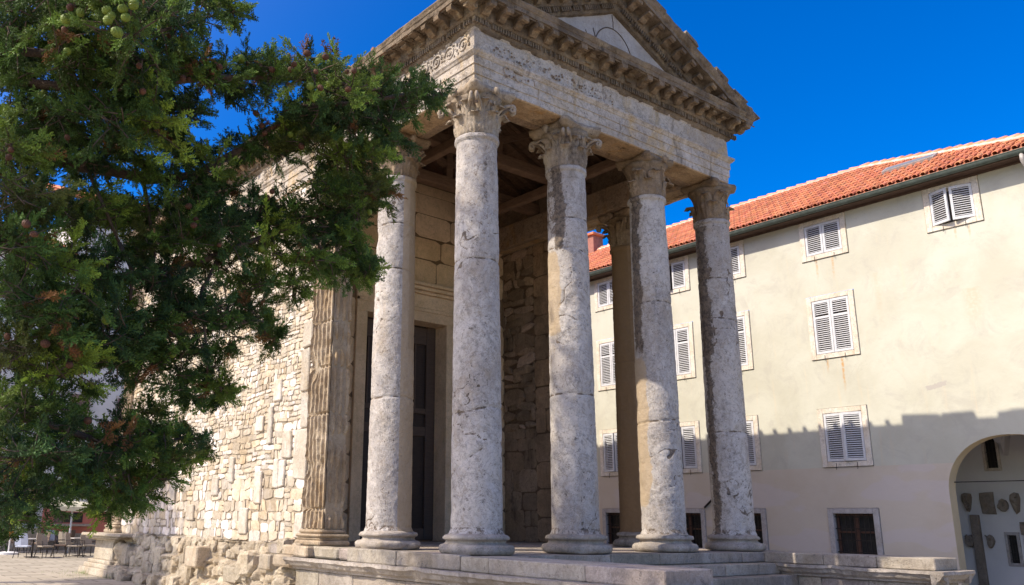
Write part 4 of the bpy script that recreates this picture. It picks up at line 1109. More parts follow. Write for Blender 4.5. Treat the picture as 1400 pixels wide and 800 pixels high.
# sill-level arm hook and conduit on the wall
# eaves: soffit, gutter, tiles
ev = MB(); ev.box(XB-.50, XB+.1, -8.3, 30.3, 9.205, 9.235); ev.box(XB-.44, XB-.40, -8.3, 30.3, 9.16, 9.205); ev.box(XB-.04, XB-.002, -8.3, 30.3, 9.14, 9.204)
ev.build('soffit', M['soffit'], B, loc=(XB, 3, 9.2))
gt = MB(); prof = [(XB-.50+.085*math.cos(a)*1.0, 9.27+.11*math.sin(a)) for a in np.linspace(math.pi, 2*math.pi, 12)]
prof = [(prof[0][0]-.012, prof[0][1]+.012)]+prof+[(prof[-1][0]-.006, prof[-1][1])]+[(x_*.94+(XB-.5)*.06, z_) for (x_, z_) in prof[-1:0:-1]]
gt.loft([[(x_, y_, z_) for (x_, z_) in prof] for y_ in (-8.3, 30.3)])
gt.tube([(XB-.585,-8.3,9.285),(XB-.585,30.3,9.285)], .014, 8)
for y_ in np.arange(-8, 30, .9): gt.box(XB-.60, XB-.42, y_, y_+.03, 9.275, 9.283)
gt.build('gutter', M['gutter'], B, smooth=False, loc=(XB, 3, 9.27))
dp = MB(); dp.tube([(XB-.5,-4.15,9.18),(XB-.5,-4.15,9.02),(XB-.40,-4.17,8.90),(XB-.16,-4.2,8.72),(XB-.09,-4.2,8.6),(XB-.09,-4.2,-1.1)], .05, 12, None)
dp.build('drain_pipe', M['skyl'], B, smooth=True, loc=(XB, -4.15, -1.2))
# roof: eave at x=13.5 z=9.33, ridge x=17 z=11.5, hip at the near end
EX, EZ, RX, RZ = XB-.52, 9.33, 17.0, 11.50
HIPY = 1.2; CY = -5.6       # where the hip meets the ridge / the eave corner
rt = MB(); sl_ = (RZ-EZ)/(RX-EX)
def hipx(y_):    # how far up the slope the hip lets the near roof go at this y
    if y_ >= HIPY: return RX
    return EX+(RX-EX)*max(0, (y_-CY)/(HIPY-CY))
pitch = .21
y_ = CY+.1
while y_ < 30.3:
    x1 = hipx(y_)
    nrow = max(1, int((x1-EX)/.33)); rgc = random.Random(int(y_*100))
    for r_ in range(nrow+1):
        xa = EX+r_*.33; xb = min(xa+.40, x1)
        if xb-xa < .05: continue
        s = rgc.uniform(.78,1.18); cc = (s, s*rgc.uniform(.9,1.1), s)
        za = EZ+(xa-EX)*sl_+.045; zb = EZ+(xb-EX)*sl_+.015
        ringa = [(xa, y_+.075*math.cos(b_), za+.07*math.sin(b_)) for b_ in np.linspace(0, math.pi, 7)]
        ringb = [(xb, y_+.062*math.cos(b_), zb+.055*math.sin(b_)) for b_ in np.linspace(0, math.pi, 7)]
        rt.loft([ringa, ringb], cc, caps=False, closed=False)
        ringi = [(xa, y_+.058*math.cos(b_), za+.05*math.sin(b_)) for b_ in np.linspace(0, math.pi, 7)]
        rt.loft([ringi, ringa], cc, caps=False, closed=False)
        ringj = [(xa+.3, y_+.058*math.cos(b_), za+.05*math.sin(b_)) for b_ in np.linspace(0, math.pi, 7)]
        if r_ == 0: rt.loft([ringj, ringi], (.4,.35,.35), caps=False, closed=False)
    y_ += pitch
n0 = len(rt.v)
rt.poly([(EX+.02,CY,EZ),(EX+.02,30.3,EZ),(RX,30.3,RZ),(RX,HIPY,RZ)], (.72,.7,.7))
rt.poly([(EX,CY,EZ),(RX,HIPY,RZ),(RX+3.5,CY,EZ)], (.9,.9,.9)); rt.poly([(RX,HIPY,RZ),(RX,30.3,RZ),(RX+3.6,30.3,EZ),(RX+3.6,CY,EZ)], (.9,.9,.9))
rt.poly([(EX+.02,-8.3,EZ-.01),(EX+.02,CY+.1,EZ-.01),(RX+3.6,CY+.1,EZ-.01),(RX+3.6,-8.3,EZ-.01)], (.9,.9,.9))
rt.build('roof', M['tile'], B, loc=(15, 3, 9.3))
rg_ = MB()
def ridge_run(P0, P1):
    P0 = Vector(P0); P1 = Vector(P1); L = (P1-P0).length; k = int(L/.36)
    for i in range(k):
        a = P0.lerp(P1, i/k); b_ = P0.lerp(P1, (i+1.12)/k); s = rnd.uniform(.85,1.15); rg_.tube([a+Vector((0,0,.02)), b_-Vector((0,0,.015))], [.115,.095], 10, (s,s,s))
    rg_.tube([P0-Vector((.10,0,.03)), P1-Vector((.10,0,.03))], .05, 6, (1.3,1.9,2.4))
ridge_run((RX,30.3,RZ+.03),(RX,HIPY,RZ+.03)); ridge_run((EX+.1,CY+.1,EZ+.1),(RX,HIPY,RZ+.05))
rg_.build('ridge_tiles', M['ridge'], B, smooth=True, loc=(RX, 3, RZ))
sk_ = MB()
def onroof(x_, y_, h): nn = Vector((-sl_,0,1)).normalized(); return Vector((x_, y_, EZ+(x_-EX)*sl_))+nn*h
q = [(14.95,-1.7),(14.95,-.3),(15.32,-.3),(15.32,-1.7)]
sk_.hexa([onroof(a,b_,.02) for a,b_ in q], [onroof(a,b_,.13) for a,b_ in q])
so_ = sk_.build('skylight', M['skyl'], B, loc=(15.2, -.4, 10.3))
q = [(15.0,-1.64),(15.0,-.36),(15.27,-.36),(15.27,-1.64)]
p_ = MB(); p_.hexa([onroof(a,b_,.125) for a,b_ in q], [onroof(a,b_,.137) for a,b_ in q]); p_.build('pane', plain('roof_glass', (.22,.22,.22), .35), so_, loc=(15.2, -.4, 10.3))
ch = MB(); ch.cbox(16.7, 17.3, 12.3, 12.95, 10.9, 12.15, .01); cho = ch.build('chimney', plain('chimney_render', (.36,.16,.12), .9), B, loc=(17, 12.6, 11.3))
c2 = MB(); c2.cbox(16.6, 17.4, 12.2, 13.05, 12.15, 12.25, .01, (1,1,1)); c2.build('chimney_cap', M['tile'], cho, loc=(17, 12.6, 12.2))
c2 = MB(); c2.cbox(16.66, 17.34, 12.952, 13.4, 10.9, 12.0, .01, (1,1,1)); c2.build('flue', M['white'], cho, loc=(17, 12.9, 11.3))
# black slanting stair-rail marks on the ground floor wall: iron brackets
for (y_, za, zb, dy) in ((5.35, .55, 1.15, -.75), (10.1, 1.12, 1.28, .35)):
    b_ = MB(); b_.tube([(XB-.03,y_+.4,1.0-.0),(XB-.03,y_+.4+dy,1.0+(zb-za))], .03, 6); b_.build('wall_rail', M['iron'], B, loc=(XB, y_, 1))

# ---- stone fragments shown on the loggia wall
def fragment(name, y_, z_, wy, hz, outline, label, relief=0, dep=.15):
    mb = MB(); X = LX-.012
    out = []
    for (a, b_) in outline: out.append((y_+a*wy/2, z_+b_*hz/2))
    k = len(out); cyy = sum(p[0] for p in out)/k; czz = sum(p[1] for p in out)/k
    rr = [[(X-dd, cyy+(p[0]-cyy)*s, czz+(p[1]-czz)*s) for p in out] for (dd, s) in ((0,1),(dep*.8,.98),(dep,.86))]
    mb.loft(rr[::-1])
    rgf = random.Random(int(abs(y_)*100)+relief)
    for _ in range(relief):
        a = rgf.uniform(-.5,.5)*wy*.6; b_ = rgf.uniform(-.5,.5)*hz*.6
        mb.tube([(X-dep+.02,y_+a,z_+b_),(X-dep-.025,y_+a+rgf.uniform(-.03,.03),z_+b_+rgf.uniform(.01,.05)),(X-dep,y_+a+rgf.uniform(-.05,.05),z_+b_+.07)], [.02,.028,.012], 6)
    for i in range(len(mb.v)):
        v = Vector(mb.v[i]); mb.v[i] = tuple(v+Vector((noise.noise(v*9), noise.noise(v*9+Vector((5,5,5))), noise.noise(v*9+Vector((0,5,0)))))*.035)
    o = mb.build(name, M['frag'], None, loc=(X, y_, z_)); tag(o, label, 'stone fragment', 'carved stone fragments on the loggia wall'); return o
mask = [(-.7,.9),(.1,1),(.8,.85),(.95,.2),(.5,-.5),(.1,-1),(-.4,-.7),(-.8,0),(-.95,.5)]
slab_ = [(-.9,1),(.9,.95),(1,.4),(.92,-.9),(.3,-1),(-.95,-.95),(-1,0)]
disc = [(math.cos(a), math.sin(a)) for a in np.linspace(0, 2*math.pi, 13)[:-1]]
fragment('carved_fragment', -.33, 1.19, .24, .50, mask, 'pitted mask-like carved fragment hung highest at the left of the loggia wall', 9)
fragment('carved_fragment', -.81, 1.17, .36, .58, slab_, 'tall rectangular carved slab left of the round stone on the loggia wall', 2, .07)
fragment('carved_fragment', -1.20, 1.10, .25, .34, disc, 'round carved stone between the tall slab and the dark pointed fragment', 5)
fragment('carved_fragment', -1.50, 1.16, .23, .55, mask, 'dark pointed fragment at the right of the round carved stone', 5)
fragment('carved_fragment', -1.64, .52, .24, .34, slab_, 'small square carved stone beside the top right of the barred loggia window', 3)
fragment('carved_fragment', -1.68, .12, .22, .34, slab_, 'plain squarish stone beside the lower right of the barred loggia window', 1)
fragment('oval_fragment', -.27, .17, .24, .32, disc, 'oval stone boss left of the tall stone post in the loggia', 3)
fragment('oval_fragment', -.77, .17, .18, .34, disc, 'narrow oval stone boss between the stone post and the barred window', 3)
ps = MB(); ps.cbox(LX-.16, LX-.01, -.56, -.36, -1.2, .86, .012); o = ps.build('stone_post', M['frag'], None, loc=(LX, -.46, -1.2)); tag(o, 'tall narrow stone post standing against the loggia wall', 'stone post')

# ------------------------------------------------------------------ background at the left
Kb = thing('background_house', 'tall pale house with pink ground floor, orange tiled roof and brown shutters behind the temple', 'house', (6, 36, -1.2))
mpink = plain('pink_plaster', (.62,.22,.17), .9, .06, 0, 2); mpale = plain('pale_plaster', (.60,.59,.55), .9, .06, 0, 1)
YH = 36
b = MB(); b.box(-9, 2.05, YH+.05, YH+9, -1.2, 14.0); b.box(2.051, 14, YH+.15, YH+9, .68, 17.3); b.build('upper_walls', mpale, Kb, loc=(6, YH, 8))
b = MB(); b.box(2.052, 8.5, YH, YH+.12, -.40, .75); b.box(2.052, 8.5, YH-.02, YH+.12, .76, .92, (1,1,1)); b.build('pink_ground_floor', mpink, Kb, loc=(4, YH, 0))
b = MB(); b.box(2.0, 8.6, YH-.03, YH+.12, -1.2, -.40); b.build('plinth', plain('grey_plinth', (.40,.36,.32)), Kb, loc=(4, YH, -1))
b = MB()
for (x0, x1, z0, z1) in ((.9,14.2,17.0,17.2),(-9.3,2.0,13.7,13.9)):
    k = int((x1-x0)/.25)
    for i in range(k):
        xx = x0+.25*i; b.loft([[(xx+.12*math.cos(a), YH-.7, z0+.3+.08*math.sin(a)) for a in np.linspace(math.pi,0,6)], [(xx+.12*math.cos(a), YH+4.5, z0+2.3+.08*math.sin(a)) for a in np.linspace(math.pi,0,6)]], (rnd.uniform(.8,1.3),)*3, closed=False, caps=True)
    b.hexa([(x0,YH-.6,z0),(x1,YH-.6,z0),(x1,YH+4.5,z0+2),(x0,YH+4.5,z0+2)],[(x0,YH-.6,z0+.28),(x1,YH-.6,z0+.28),(x1,YH+4.5,z0+2.28),(x0,YH+4.5,z0+2.28)])
b.build('roof', M['tile'], Kb, loc=(6, YH, 17.5))
msh = plain('mauve_shutter_paint', (.22,.13,.12), .7)
for (x0, x1, z0, z1) in ((2.75,3.62,4.75,6.6),(5.2,6.2,4.75,6.6),(2.75,3.62,8.4,10.2),(5.2,6.2,8.4,10.2),(2.75,3.62,12.0,13.8),(5.2,6.2,12.0,13.8),(8,9,8.4,10.2),(8,9,12,13.8)):
    f_ = MB(); f_.cbox(x0-.14, x1+.14, YH+.08, YH+.149, z0-.14, z1+.14, .01); wo = f_.build('window', plain('stone_trim', (.55,.5,.42)) if 'stone_trim' not in bpy.data.materials else bpy.data.materials['stone_trim'], Kb, loc=(x0, YH, z0))
    s_ = MB(); zv = z0
    while zv < z1: s_.hexa([(x0,YH+.0,zv),(x1,YH+.0,zv),(x1,YH+.06,zv+.03),(x0,YH+.06,zv+.03)],[(x0,YH+.0,zv+.02),(x1,YH+.0,zv+.02),(x1,YH+.06,zv+.06),(x0,YH+.06,zv+.06)]); zv += .075
    s_.cbox(x0-.05, x0, YH-.02, YH+.075, z0, z1, .005); s_.cbox(x1, x1+.05, YH-.02, YH+.075, z0, z1, .005); s_.build('shutter', msh, wo, loc=(x0, YH, z0))
# ground floor window with balcony-like sill
f_ = MB(); f_.box(3.1, 4.0, YH-.012, YH-.002, .12, .62); f_.build('shop_window', M['glassdark'], Kb, loc=(3.5, YH, .3))
f_ = MB(); f_.cbox(2.62, 4.35, YH-.35, YH-.01, -.06, .06, .01); f_.build('counter', plain('counter_stone', (.50,.42,.36)), Kb, loc=(3.5, YH, 0))
f_ = MB(); f_.box(2.60, 3.08, YH-.015, YH-.003, .10, .66); f_.build('shutter', msh, Kb, loc=(2.8, YH, .3))
# canopy over the cafe
cv_ = thing('cafe_canopy', 'cream fabric canopy on a white pole over the cafe tables', 'canopy', (2.6, 33, -1.2))
b = MB(); 
mcan = plain('canopy_fabric', (.62,.58,.42), .8, .04)
rings = []
for i in range(13):
    x_ = 1.2+5.0*i/12; sag = .05*math.sin(i*math.pi/2)
    rings.append([(x_,31.2,.66+sag*.3),(x_,31.2,.86+sag*.2),(x_,31.4,1.00),(x_,34.5,1.75),(x_,34.5,1.70),(x_,31.45,.93),(x_,31.25,.80)])
b.loft(rings); b.build('fabric', mcan, cv_, loc=(3.5, 33, .9))
b = MB(); b.tube([(2.28,31.6,-1.2),(2.28,31.6,1.0)], .045, 10); b.tube([(2.28,31.6,.95),(2.28,34.4,1.65)], .03, 8)
b.build('pole', M['shutter'], cv_, smooth=True, loc=(2.28, 31.6, -1.2))
# wall behind the far tables
b = MB(); slabs(b, -14, 1.9, 35.2, 35.6, -1.2, -.15, 1.1, 'x', .03, 91); o = b.build('low_wall', M['mortar'], None, loc=(-5, 35.4, -1.2)); tag(o, 'low dull stone wall behind the cafe tables', 'wall')

# chairs and tables of the cafe
mwick = {'beige': plain('beige_wicker', (.42,.35,.27), .8, .2, 0, 60), 'white': plain('pale_blue_cushion', (.62,.66,.78), .8, .05), 'brown': plain('brown_wicker', (.24,.17,.13), .8, .2, 0, 60)}
mleg = plain('dark_chair_metal', (.05,.04,.035), .5)
def make_chair(x_, y_, rz, kind, label):
    t = thing('cafe_chair', label, 'chair', (x_, y_, -1.2), 'cafe chairs in the square')
    def add(nm, mb, mt):
        mb.xform(Matrix.Translation((x_, y_, -1.2)) @ Matrix.Rotation(rz, 4, 'Z')); return mb.build(nm, mt, t, loc=(x_, y_, -1.2))
    b = MB(); b.cbox(-.24,.24,-.24,.24,.42,.48,.02); add('seat', b, mwick[kind])
    b = MB(); rings = []
    for i in range(7):
        t_ = i/6; zz = .50+.46*t_; hw = .25-.05*t_**3; rings.append([(-hw,.25+.10*t_,zz),(0,.30+.10*t_,zz),(hw,.25+.10*t_,zz),(hw,.28+.10*t_,zz),(0,.33+.10*t_,zz),(-hw,.28+.10*t_,zz)])
    b.loft(rings); add('backrest', b, mwick[kind])
    for (sx, sy) in ((-1,-1),(1,-1),(-1,1),(1,1)):
        b = MB(); b.tube([(sx*.21,sy*.21,.43),(sx*.26,sy*.30,0)], .016, 6); add('leg', b, mleg)
    for sx in (-1, 1):
        b = MB(); b.tube([(sx*.25,-.22,.45),(sx*.27,-.22,.66),(sx*.27,.28,.68)], .014, 6); add('armrest', b, mleg)
def make_table(x_, y_, label, c=(.60,.56,.50)):
    t = thing('cafe_table', label, 'table', (x_, y_, -1.2), 'cafe tables in the square')
    mt = bpy.data.materials.get('table_top') or plain('table_top', c, .4)
    b = MB(); b.cbox(x_-.38, x_+.38, y_-.38, y_+.38, -.49, -.455, .01); b.build('tabletop', mt, t, loc=(x_, y_, -.46))
    b = MB(); b.tube([(x_,y_,-1.19),(x_,y_,-.49)], .035, 8); b.build('leg', mleg, t, loc=(x_, y_, -1.2))
    b = MB(); b.cbox(x_-.25, x_+.25, y_-.25, y_+.25, -1.2, -1.17, .01); b.build('foot', mleg, t, loc=(x_, y_, -1.2))
def gp(px, py):   # where a pixel of the photo meets the paving
    d = at(px, py, 1)-CP; k = (-1.2-CP.z)/d.z; return CP+d*k
CH = [(30,763,2.6,'white','pale blue chair at the left end of the cafe, right of the orange post'),
      (60,763,.3,'beige','beige cafe chair with its broad back turned to the square, in the middle'),
      (80,761,-1.9,'brown','brown cafe chair just right of the broad-backed beige chair'),
      (100,762,.9,'beige','beige cafe chair in front of the canopy pole, turned sideways'),
      (119,761,.1,'beige','beige cafe chair nearest the corner pedestal of the temple'),
      (44,752,3.0,'beige','beige cafe chair behind the left front table'),
      (68,752,2.6,'white','pale cafe chair in the second row left of the canopy pole'),
      (88,752,-2.6,'brown','brown cafe chair in the second row below the canopy pole'),
      (112,751,2.9,'beige','beige cafe chair in the second row behind the right table'),
      (34,750,.4,'brown','brown cafe chair farthest back at the left of the tables'),
      (52,757,-1.2,'brown','brown cafe chair side-on between the pale blue chair and the broad-backed beige chair'),
      (90,757,2.2,'beige','beige cafe chair facing left between the two front tables'),
      (124,754,1.4,'brown','brown cafe chair half hidden by the temple corner pedestal'),
      (20,756,1.9,'brown','brown cafe chair beside the parasol base'),
      (76,748,.1,'white','pale cafe chair farthest back in the middle of the tables')]
for (px, py, rz, kd, lb) in CH:
    p_ = gp(px, py); make_chair(p_.x, p_.y, rz, kd, lb)
for (px, py, lb) in ((43,762,'square cafe table between the pale blue chair and the broad-backed beige chair'),(108,760,'square cafe table at the right, beside the temple pedestal'),(36,749,'square cafe table in the back row at the left'),(98,749,'square cafe table in the back row under the canopy')):
    p_ = gp(px, py); make_table(p_.x, p_.y, lb)
p_ = gp(11, 758)
t = thing('parasol', 'closed orange parasol on a round pale base at the cafe left edge', 'parasol', p_)
b = MB(); b.lathe([(.42,0),(.42,.08),(.2,.12)], 20); b.xform(Matrix.Translation(p_)); b.build('base', M['white'], t, loc=p_)
b = MB(); b.tube([(p_.x,p_.y,-1.15),(p_.x,p_.y,1.6)], .03, 8); b.build('pole', M['white'], t, loc=p_)
b = MB(); b.lathe([(.05,.75),(.09,.8),(.14,1.4),(.10,2.4),(.03,2.8)], 12); b.xform(Matrix.Translation(p_)); b.build('folded_cloth', plain('orange_cloth', (.75,.22,.04), .8), t, loc=p_)

# ------------------------------------------------------------------ foliage
def spray_template(seed, L=.105, n_side=10, wdt=.0060):
    """a cypress spray: stem, side shoots and short scale-leaf shoots, as narrow pointed quads"""
    rg_ = np.random.RandomState(seed); Q = []
    def shoot(a, b, w_):
        d = b-a; l = np.linalg.norm(d); d = d/l; r_ = rg_.normal(size=3); s = np.cross(d, r_); s /= np.linalg.norm(s)
        Q.append([a-s*w_*.35, a+d*l*.55-s*w_*.5, b, a+d*l*.55+s*w_*.5])
    stem = [np.array([0,0,0.])]; d = np.array([1,0,0.])
    for i in range(n_side):
        d = d+rg_.normal(size=3)*.09; d /= np.linalg.norm(d); stem.append(stem[-1]+d*L/n_side)
    for i in range(n_side):
        shoot(stem[i], stem[i+1]+(stem[i+1]-stem[i])*.3, wdt*1.1)
        t = i/n_side; sl = L*(.46-.28*t)
        for sg in (-1, 1):
            if rg_.rand() < .12: continue
            dd = np.array([.75, sg*.62, rg_.normal()*.32]); dd /= np.linalg.norm(dd); a = stem[i+1]; e = a+dd*sl*rg_.uniform(.7,1.15)
            shoot(a, e, wdt)
            m_ = 3 if t < .6 else 2
            for j in range(m_):
                c_ = a+(e-a)*(j+.7)/(m_+.5)
                for s2 in (-1, 1):
                    d3 = dd*.8+np.array([.35*s2*-sg, .5*s2, rg_.normal()*.35]); d3 /= np.linalg.norm(d3)
                    shoot(c_, c_+d3*sl*.42*rg_.uniform(.7,1.2), wdt*.95)
    return np.array(Q)    # n,4,3
TPL = [spray_template(i) for i in range(7)]
class Foliage:
    def __init__(s, seed): s.V = []; s.C = []; s.r = np.random.RandomState(seed)
    def add(s, pos, dirn, scale, col, tpl=None):
        T_ = TPL[s.r.randint(len(TPL))] if tpl is None else tpl
        d = np.array(dirn, float); d /= np.linalg.norm(d); a = s.r.normal(size=3); y_ = np.cross(d, a); y_ /= np.linalg.norm(y_); z_ = np.cross(d, y_)
        Rm = np.stack([d, y_, z_])*scale
        s.V.append((T_.reshape(-1,3)@Rm+np.array(pos)).reshape(-1,4,3)); 
        c_ = np.tile(np.array(col), (T_.shape[0],1)); c_ = c_*(1+s.r.uniform(-.18,.18,(T_.shape[0],1))); s.C.append(c_)
    def build(s, name, mat, parent, loc):
        V = np.concatenate(s.V).reshape(-1,3)-np.array(loc); Cc = np.concatenate(s.C); nf = len(Cc)
        me = bpy.data.meshes.new(name); me.vertices.add(nf*4); me.vertices.foreach_set('co', V.astype(np.float32).ravel())
        me.loops.add(nf*4); me.loops.foreach_set('vertex_index', np.arange(nf*4, dtype=np.int32))
        me.polygons.add(nf); me.polygons.foreach_set('loop_start', np.arange(0, nf*4, 4, dtype=np.int32))
        ca = me.color_attributes.new('tint', 'FLOAT_COLOR', 'CORNER')
        cc = np.ones((nf, 4, 4), np.float32); cc[:, :, :3] = np.clip(Cc, 0, 1)[:, None, :]; ca.data.foreach_set('color', cc.ravel())
        me.materials.append(mat); me.update(calc_edges=True); me.validate()
        o = bpy.data.objects.new(name, me); C.objects.link(o); o.parent = parent; o.location = Vector(loc)-world_loc(parent); return o

TREE = Vector((-10.4, -6.0, -1.2))
tr = thing('cypress_tree', 'dark green cypress with green and brown cones reaching in from the left of the frame', 'tree', TREE)
# clumps read off the photograph: x, y, radius in photo pixels, depth in metres
CL = [(20,25,70,2.7),(95,15,75,2.6),(165,30,70,2.5),(225,20,55,2.8),(275,15,34,2.9),(305,5,18,3.0),
      (30,80,62,3.0),(110,90,66,2.7),(185,95,60,2.8),(240,85,48,3.0),(285,100,42,3.1),(235,40,35,3.0),
      (325,105,38,3.3),(370,100,40,3.3),(420,100,42,3.2),(465,118,44,3.3),(515,128,42,3.5),(560,130,36,3.6),(585,128,22,3.7),
      (475,165,42,3.4),(520,165,38,3.5),(540,185,24,3.6),(430,155,38,3.3),(395,175,28,3.4),
      (30,150,52,3.0),(90,165,60,2.8),(150,160,60,2.7),(205,165,55,2.9),(250,150,34,3.1),(240,205,38,3.2),
      (20,205,50,2.6),(70,195,34,3.0),(130,215,45,3.0),(185,210,42,3.1),(285,228,36,3.2),(335,205,30,3.4),(370,205,34,3.4),(425,195,38,3.4),(470,215,38,3.5),(505,220,30,3.5),
      (25,270,58,2.5),(75,290,48,2.8),(135,300,48,3.0),(190,290,40,3.2),(250,265,42,3.2),(300,265,36,3.3),(345,290,36,3.4),
      (440,262,38,3.5),(485,268,38,3.5),(510,272,20,3.6),(400,300,38,3.5),(450,312,40,3.5),(485,300,26,3.5),(365,330,42,3.4),(430,352,38,3.4),(475,345,28,3.5),(497,355,15,3.5),(500,375,9,3.5),(470,372,18,3.5),
      (300,310,48,3.2),(240,320,48,3.1),(310,365,36,3.3),(355,385,38,3.4),(405,392,28,3.5),
      (20,340,60,2.5),(80,360,58,2.7),(140,365,46,2.9),(195,345,26,3.1),(220,385,50,3.0),
      (20,415,60,2.5),(85,430,60,2.6),(150,435,55,2.8),(205,445,48,3.0),(255,430,45,3.1),(305,425,36,3.2),(345,430,28,3.3),(360,455,18,3.4),(320,462,24,3.3),
      (30,490,56,2.6),(90,500,52,2.7),(150,490,46,2.9),(205,495,40,3.0),(250,485,36,3.1),(240,520,22,3.1),(285,505,24,3.2),(292,530,14,3.2),(265,540,8,3.2),
      (20,560,52,2.6),(70,560,44,2.7),(100,520,26,2.9),(130,615,46,2.8),(175,605,40,2.9),(215,605,34,3.0),(250,602,20,3.1),
      (20,625,52,2.5),(75,620,50,2.6),(165,650,40,2.9),(210,650,28,3.0),(110,665,38,2.8),(50,680,42,2.6),(10,690,40,2.5),(165,577,22,3.0),(145,682,20,2.9),(190,680,18,3.0),(10,720,18,2.6),(205,575,16,3.0),(268,606,16,3.1),(238,628,24,3.0),(225,655,18,3.0),(305,535,10,3.2),(378,462,10,3.4),(320,15,10,3.0),(600,128,12,3.75),(525,262,12,3.6),(500,372,12,3.5)]
fo = Foliage(3); tw = MB(); rs = np.random.RandomState(9)
root_pts = [(TREE.x, TREE.y, z_) for z_ in np.linspace(-1.2, 6.5, 12)]
GREENS = [(.052,.092,.020),(.080,.125,.022),(.036,.068,.022),(.125,.175,.028),(.072,.080,.019),(.19,.25,.035)]
def clump(cen, Rm, fo, tw, rs, dens=1.0, sc=1.0, back=None):
    cen = np.array(cen); n_tw = max(5, int(17*dens*(Rm/.13)**1.2))
    ev_ = rs.normal(size=3); basecol = np.array(GREENS[rs.choice(6, p=[.28,.22,.2,.12,.13,.05])])
    for k in range(n_tw):
        d = rs.normal(size=3); d[2] = d[2]*.75+.12; d /= np.linalg.norm(d)
        st_ = cen-d*Rm*.15+rs.normal(size=3)*Rm*.22; l = Rm*rs.uniform(.65,1.02); cur = st_.copy(); dd = d.copy(); pts = [cur.copy()]
        nst = max(3, int(l/.022)); col = basecol*rs.uniform(.5,1.5)
        dead = rs.rand() < .022
        if dead: col = np.array((.20,.085,.035))
        for i in range(nst):
            dd = dd+rs.normal(size=3)*.12; dd[2] += .02; dd /= np.linalg.norm(dd); cur = cur+dd*l/nst; pts.append(cur.copy())
            out = dd+rs.normal(size=3)*.42; fo.add(cur, out, sc*rs.uniform(.34,.62), col*rs.uniform(.85,1.2))
        fo.add(cur, dd, sc*rs.uniform(.5,.75), col*1.45+np.array((.01,.02,0)))
        tw.tube([tuple(p) for p in pts[::max(1,nst//3)]]+[tuple(pts[-1])], .0022, 4)
for (px, py, r_, dp_) in CL:
    dd_ = dp_
    c0 = at(px, py, dd_); clump(c0, r_*dd_/1167, fo, tw, rs)
    c1 = at(px+rs.uniform(-8,8), py+rs.uniform(-8,8), dd_+.25); clump(c1, r_*.85*dd_/1167, fo, tw, rs, .75, 1.25)
    if r_ > 36: c1 = at(px+rs.uniform(-8,8), py+rs.uniform(-8,8), dd_+.55); clump(c1, r_*.9*dd_/1167, fo, tw, rs, .5, 1.6)
# the rest of the crown, out of the picture, to the left and above
for k in range(70):
    a = rs.uniform(0, 2*math.pi); zz = rs.uniform(2.3, 9.5); r_ = (2.1-.16*zz)*math.sqrt(rs.rand())
    p = np.array([TREE.x+r_*math.cos(a), TREE.y+r_*math.sin(a), zz])
    v = Vector(p)-CP; dpt = v.dot(CF)
    if dpt > .3:
        pxx = 590+1167*v.dot(CR)/dpt; pyy = 400-1167*v.dot(CU)/dpt
        if pxx > -60 and pyy > -60: continue
    clump(p, .42, fo, tw, rs, .10, 2.6)
print('sprays', len(fo.V), 'quads', sum(len(v) for v in fo.V))
fo.build('crown', M['leaf'], tr, TREE)
# trunk and limbs
tk = MB()
tk.tube([(TREE.x, TREE.y, -1.2),(TREE.x+.02, TREE.y, 0),(TREE.x-.03, TREE.y+.05, 3),(TREE.x+.05, TREE.y, 6.5),(TREE.x, TREE.y, 9.3)], [.26,.20,.16,.09,.03], 14)
tk.build('trunk', M['bark'], tr, smooth=True, loc=TREE)
def limb(pts, r0, r1):
    P = [at(*p) for p in pts]; P = [Vector((TREE.x+.05, TREE.y, P[0].z-.5))]+P
    Q_ = []
    for i in range(len(P)-1):
        for t_ in np.linspace(0, 1, 7)[:-1]: q = P[i].lerp(P[i+1], t_); Q_.append(q+Vector((noise.noise(q*3), noise.noise(q*3+Vector((4,4,4))), noise.noise(q*3+Vector((0,4,0)))))*.03)
    Q_.append(P[-1]); k = len(Q_); tw.tube(Q_, [r0+(r1-r0)*(i/k) for i in range(k)], 8)
limb([(-120,170,3.0),(55,215,3.1),(110,232,3.15),(200,250,3.2),(270,236,3.3),(330,200,3.4),(420,150,3.4),(520,130,3.5),(585,125,3.7)], .030, .006)
limb([(-120,380,2.9),(60,400,2.9),(200,380,3.1),(300,340,3.3),(400,310,3.5),(500,280,3.6)], .026, .005)
limb([(-150,560,2.6),(20,570,2.7),(120,600,2.9),(200,610,3.0),(260,600,3.1)], .022, .004)
limb([(-120,480,2.7),(60,470,2.8),(180,460,3.0),(290,450,3.2),(360,440,3.3)], .022, .004)
limb([(-100,60,2.7),(60,70,2.8),(160,60,2.7),(250,30,2.9)], .024, .004)
limb([(-100,90,3.0),(100,120,2.9),(220,110,3.0),(330,105,3.3),(450,110,3.3),(520,120,3.4)], .022, .004)
for pts in ([(198,250,3.2),(203,300,3.2),(208,350,3.15),(200,400,3.1)], [(160,330,3.0),(180,370,3.0),(175,410,2.95)], [(120,230,3.1),(140,280,3.0),(160,330,3.0)], [(300,345,3.3),(270,400,3.2),(280,470,3.1),(290,520,3.2)], [(420,310,3.5),(450,350,3.5),(490,365,3.5)], [(60,210,3.1),(100,160,3.0),(160,120,2.8)]):
    P = [at(*p) for p in pts]; tw.tube([p+Vector((noise.noise(p*7),noise.noise(p*7+Vector((3,3,3))),0))*.03 for p in P], [.008-.0015*i for i in range(len(P))], 6)
tw.build('branches', M['bark'], tr, smooth=True, loc=TREE)
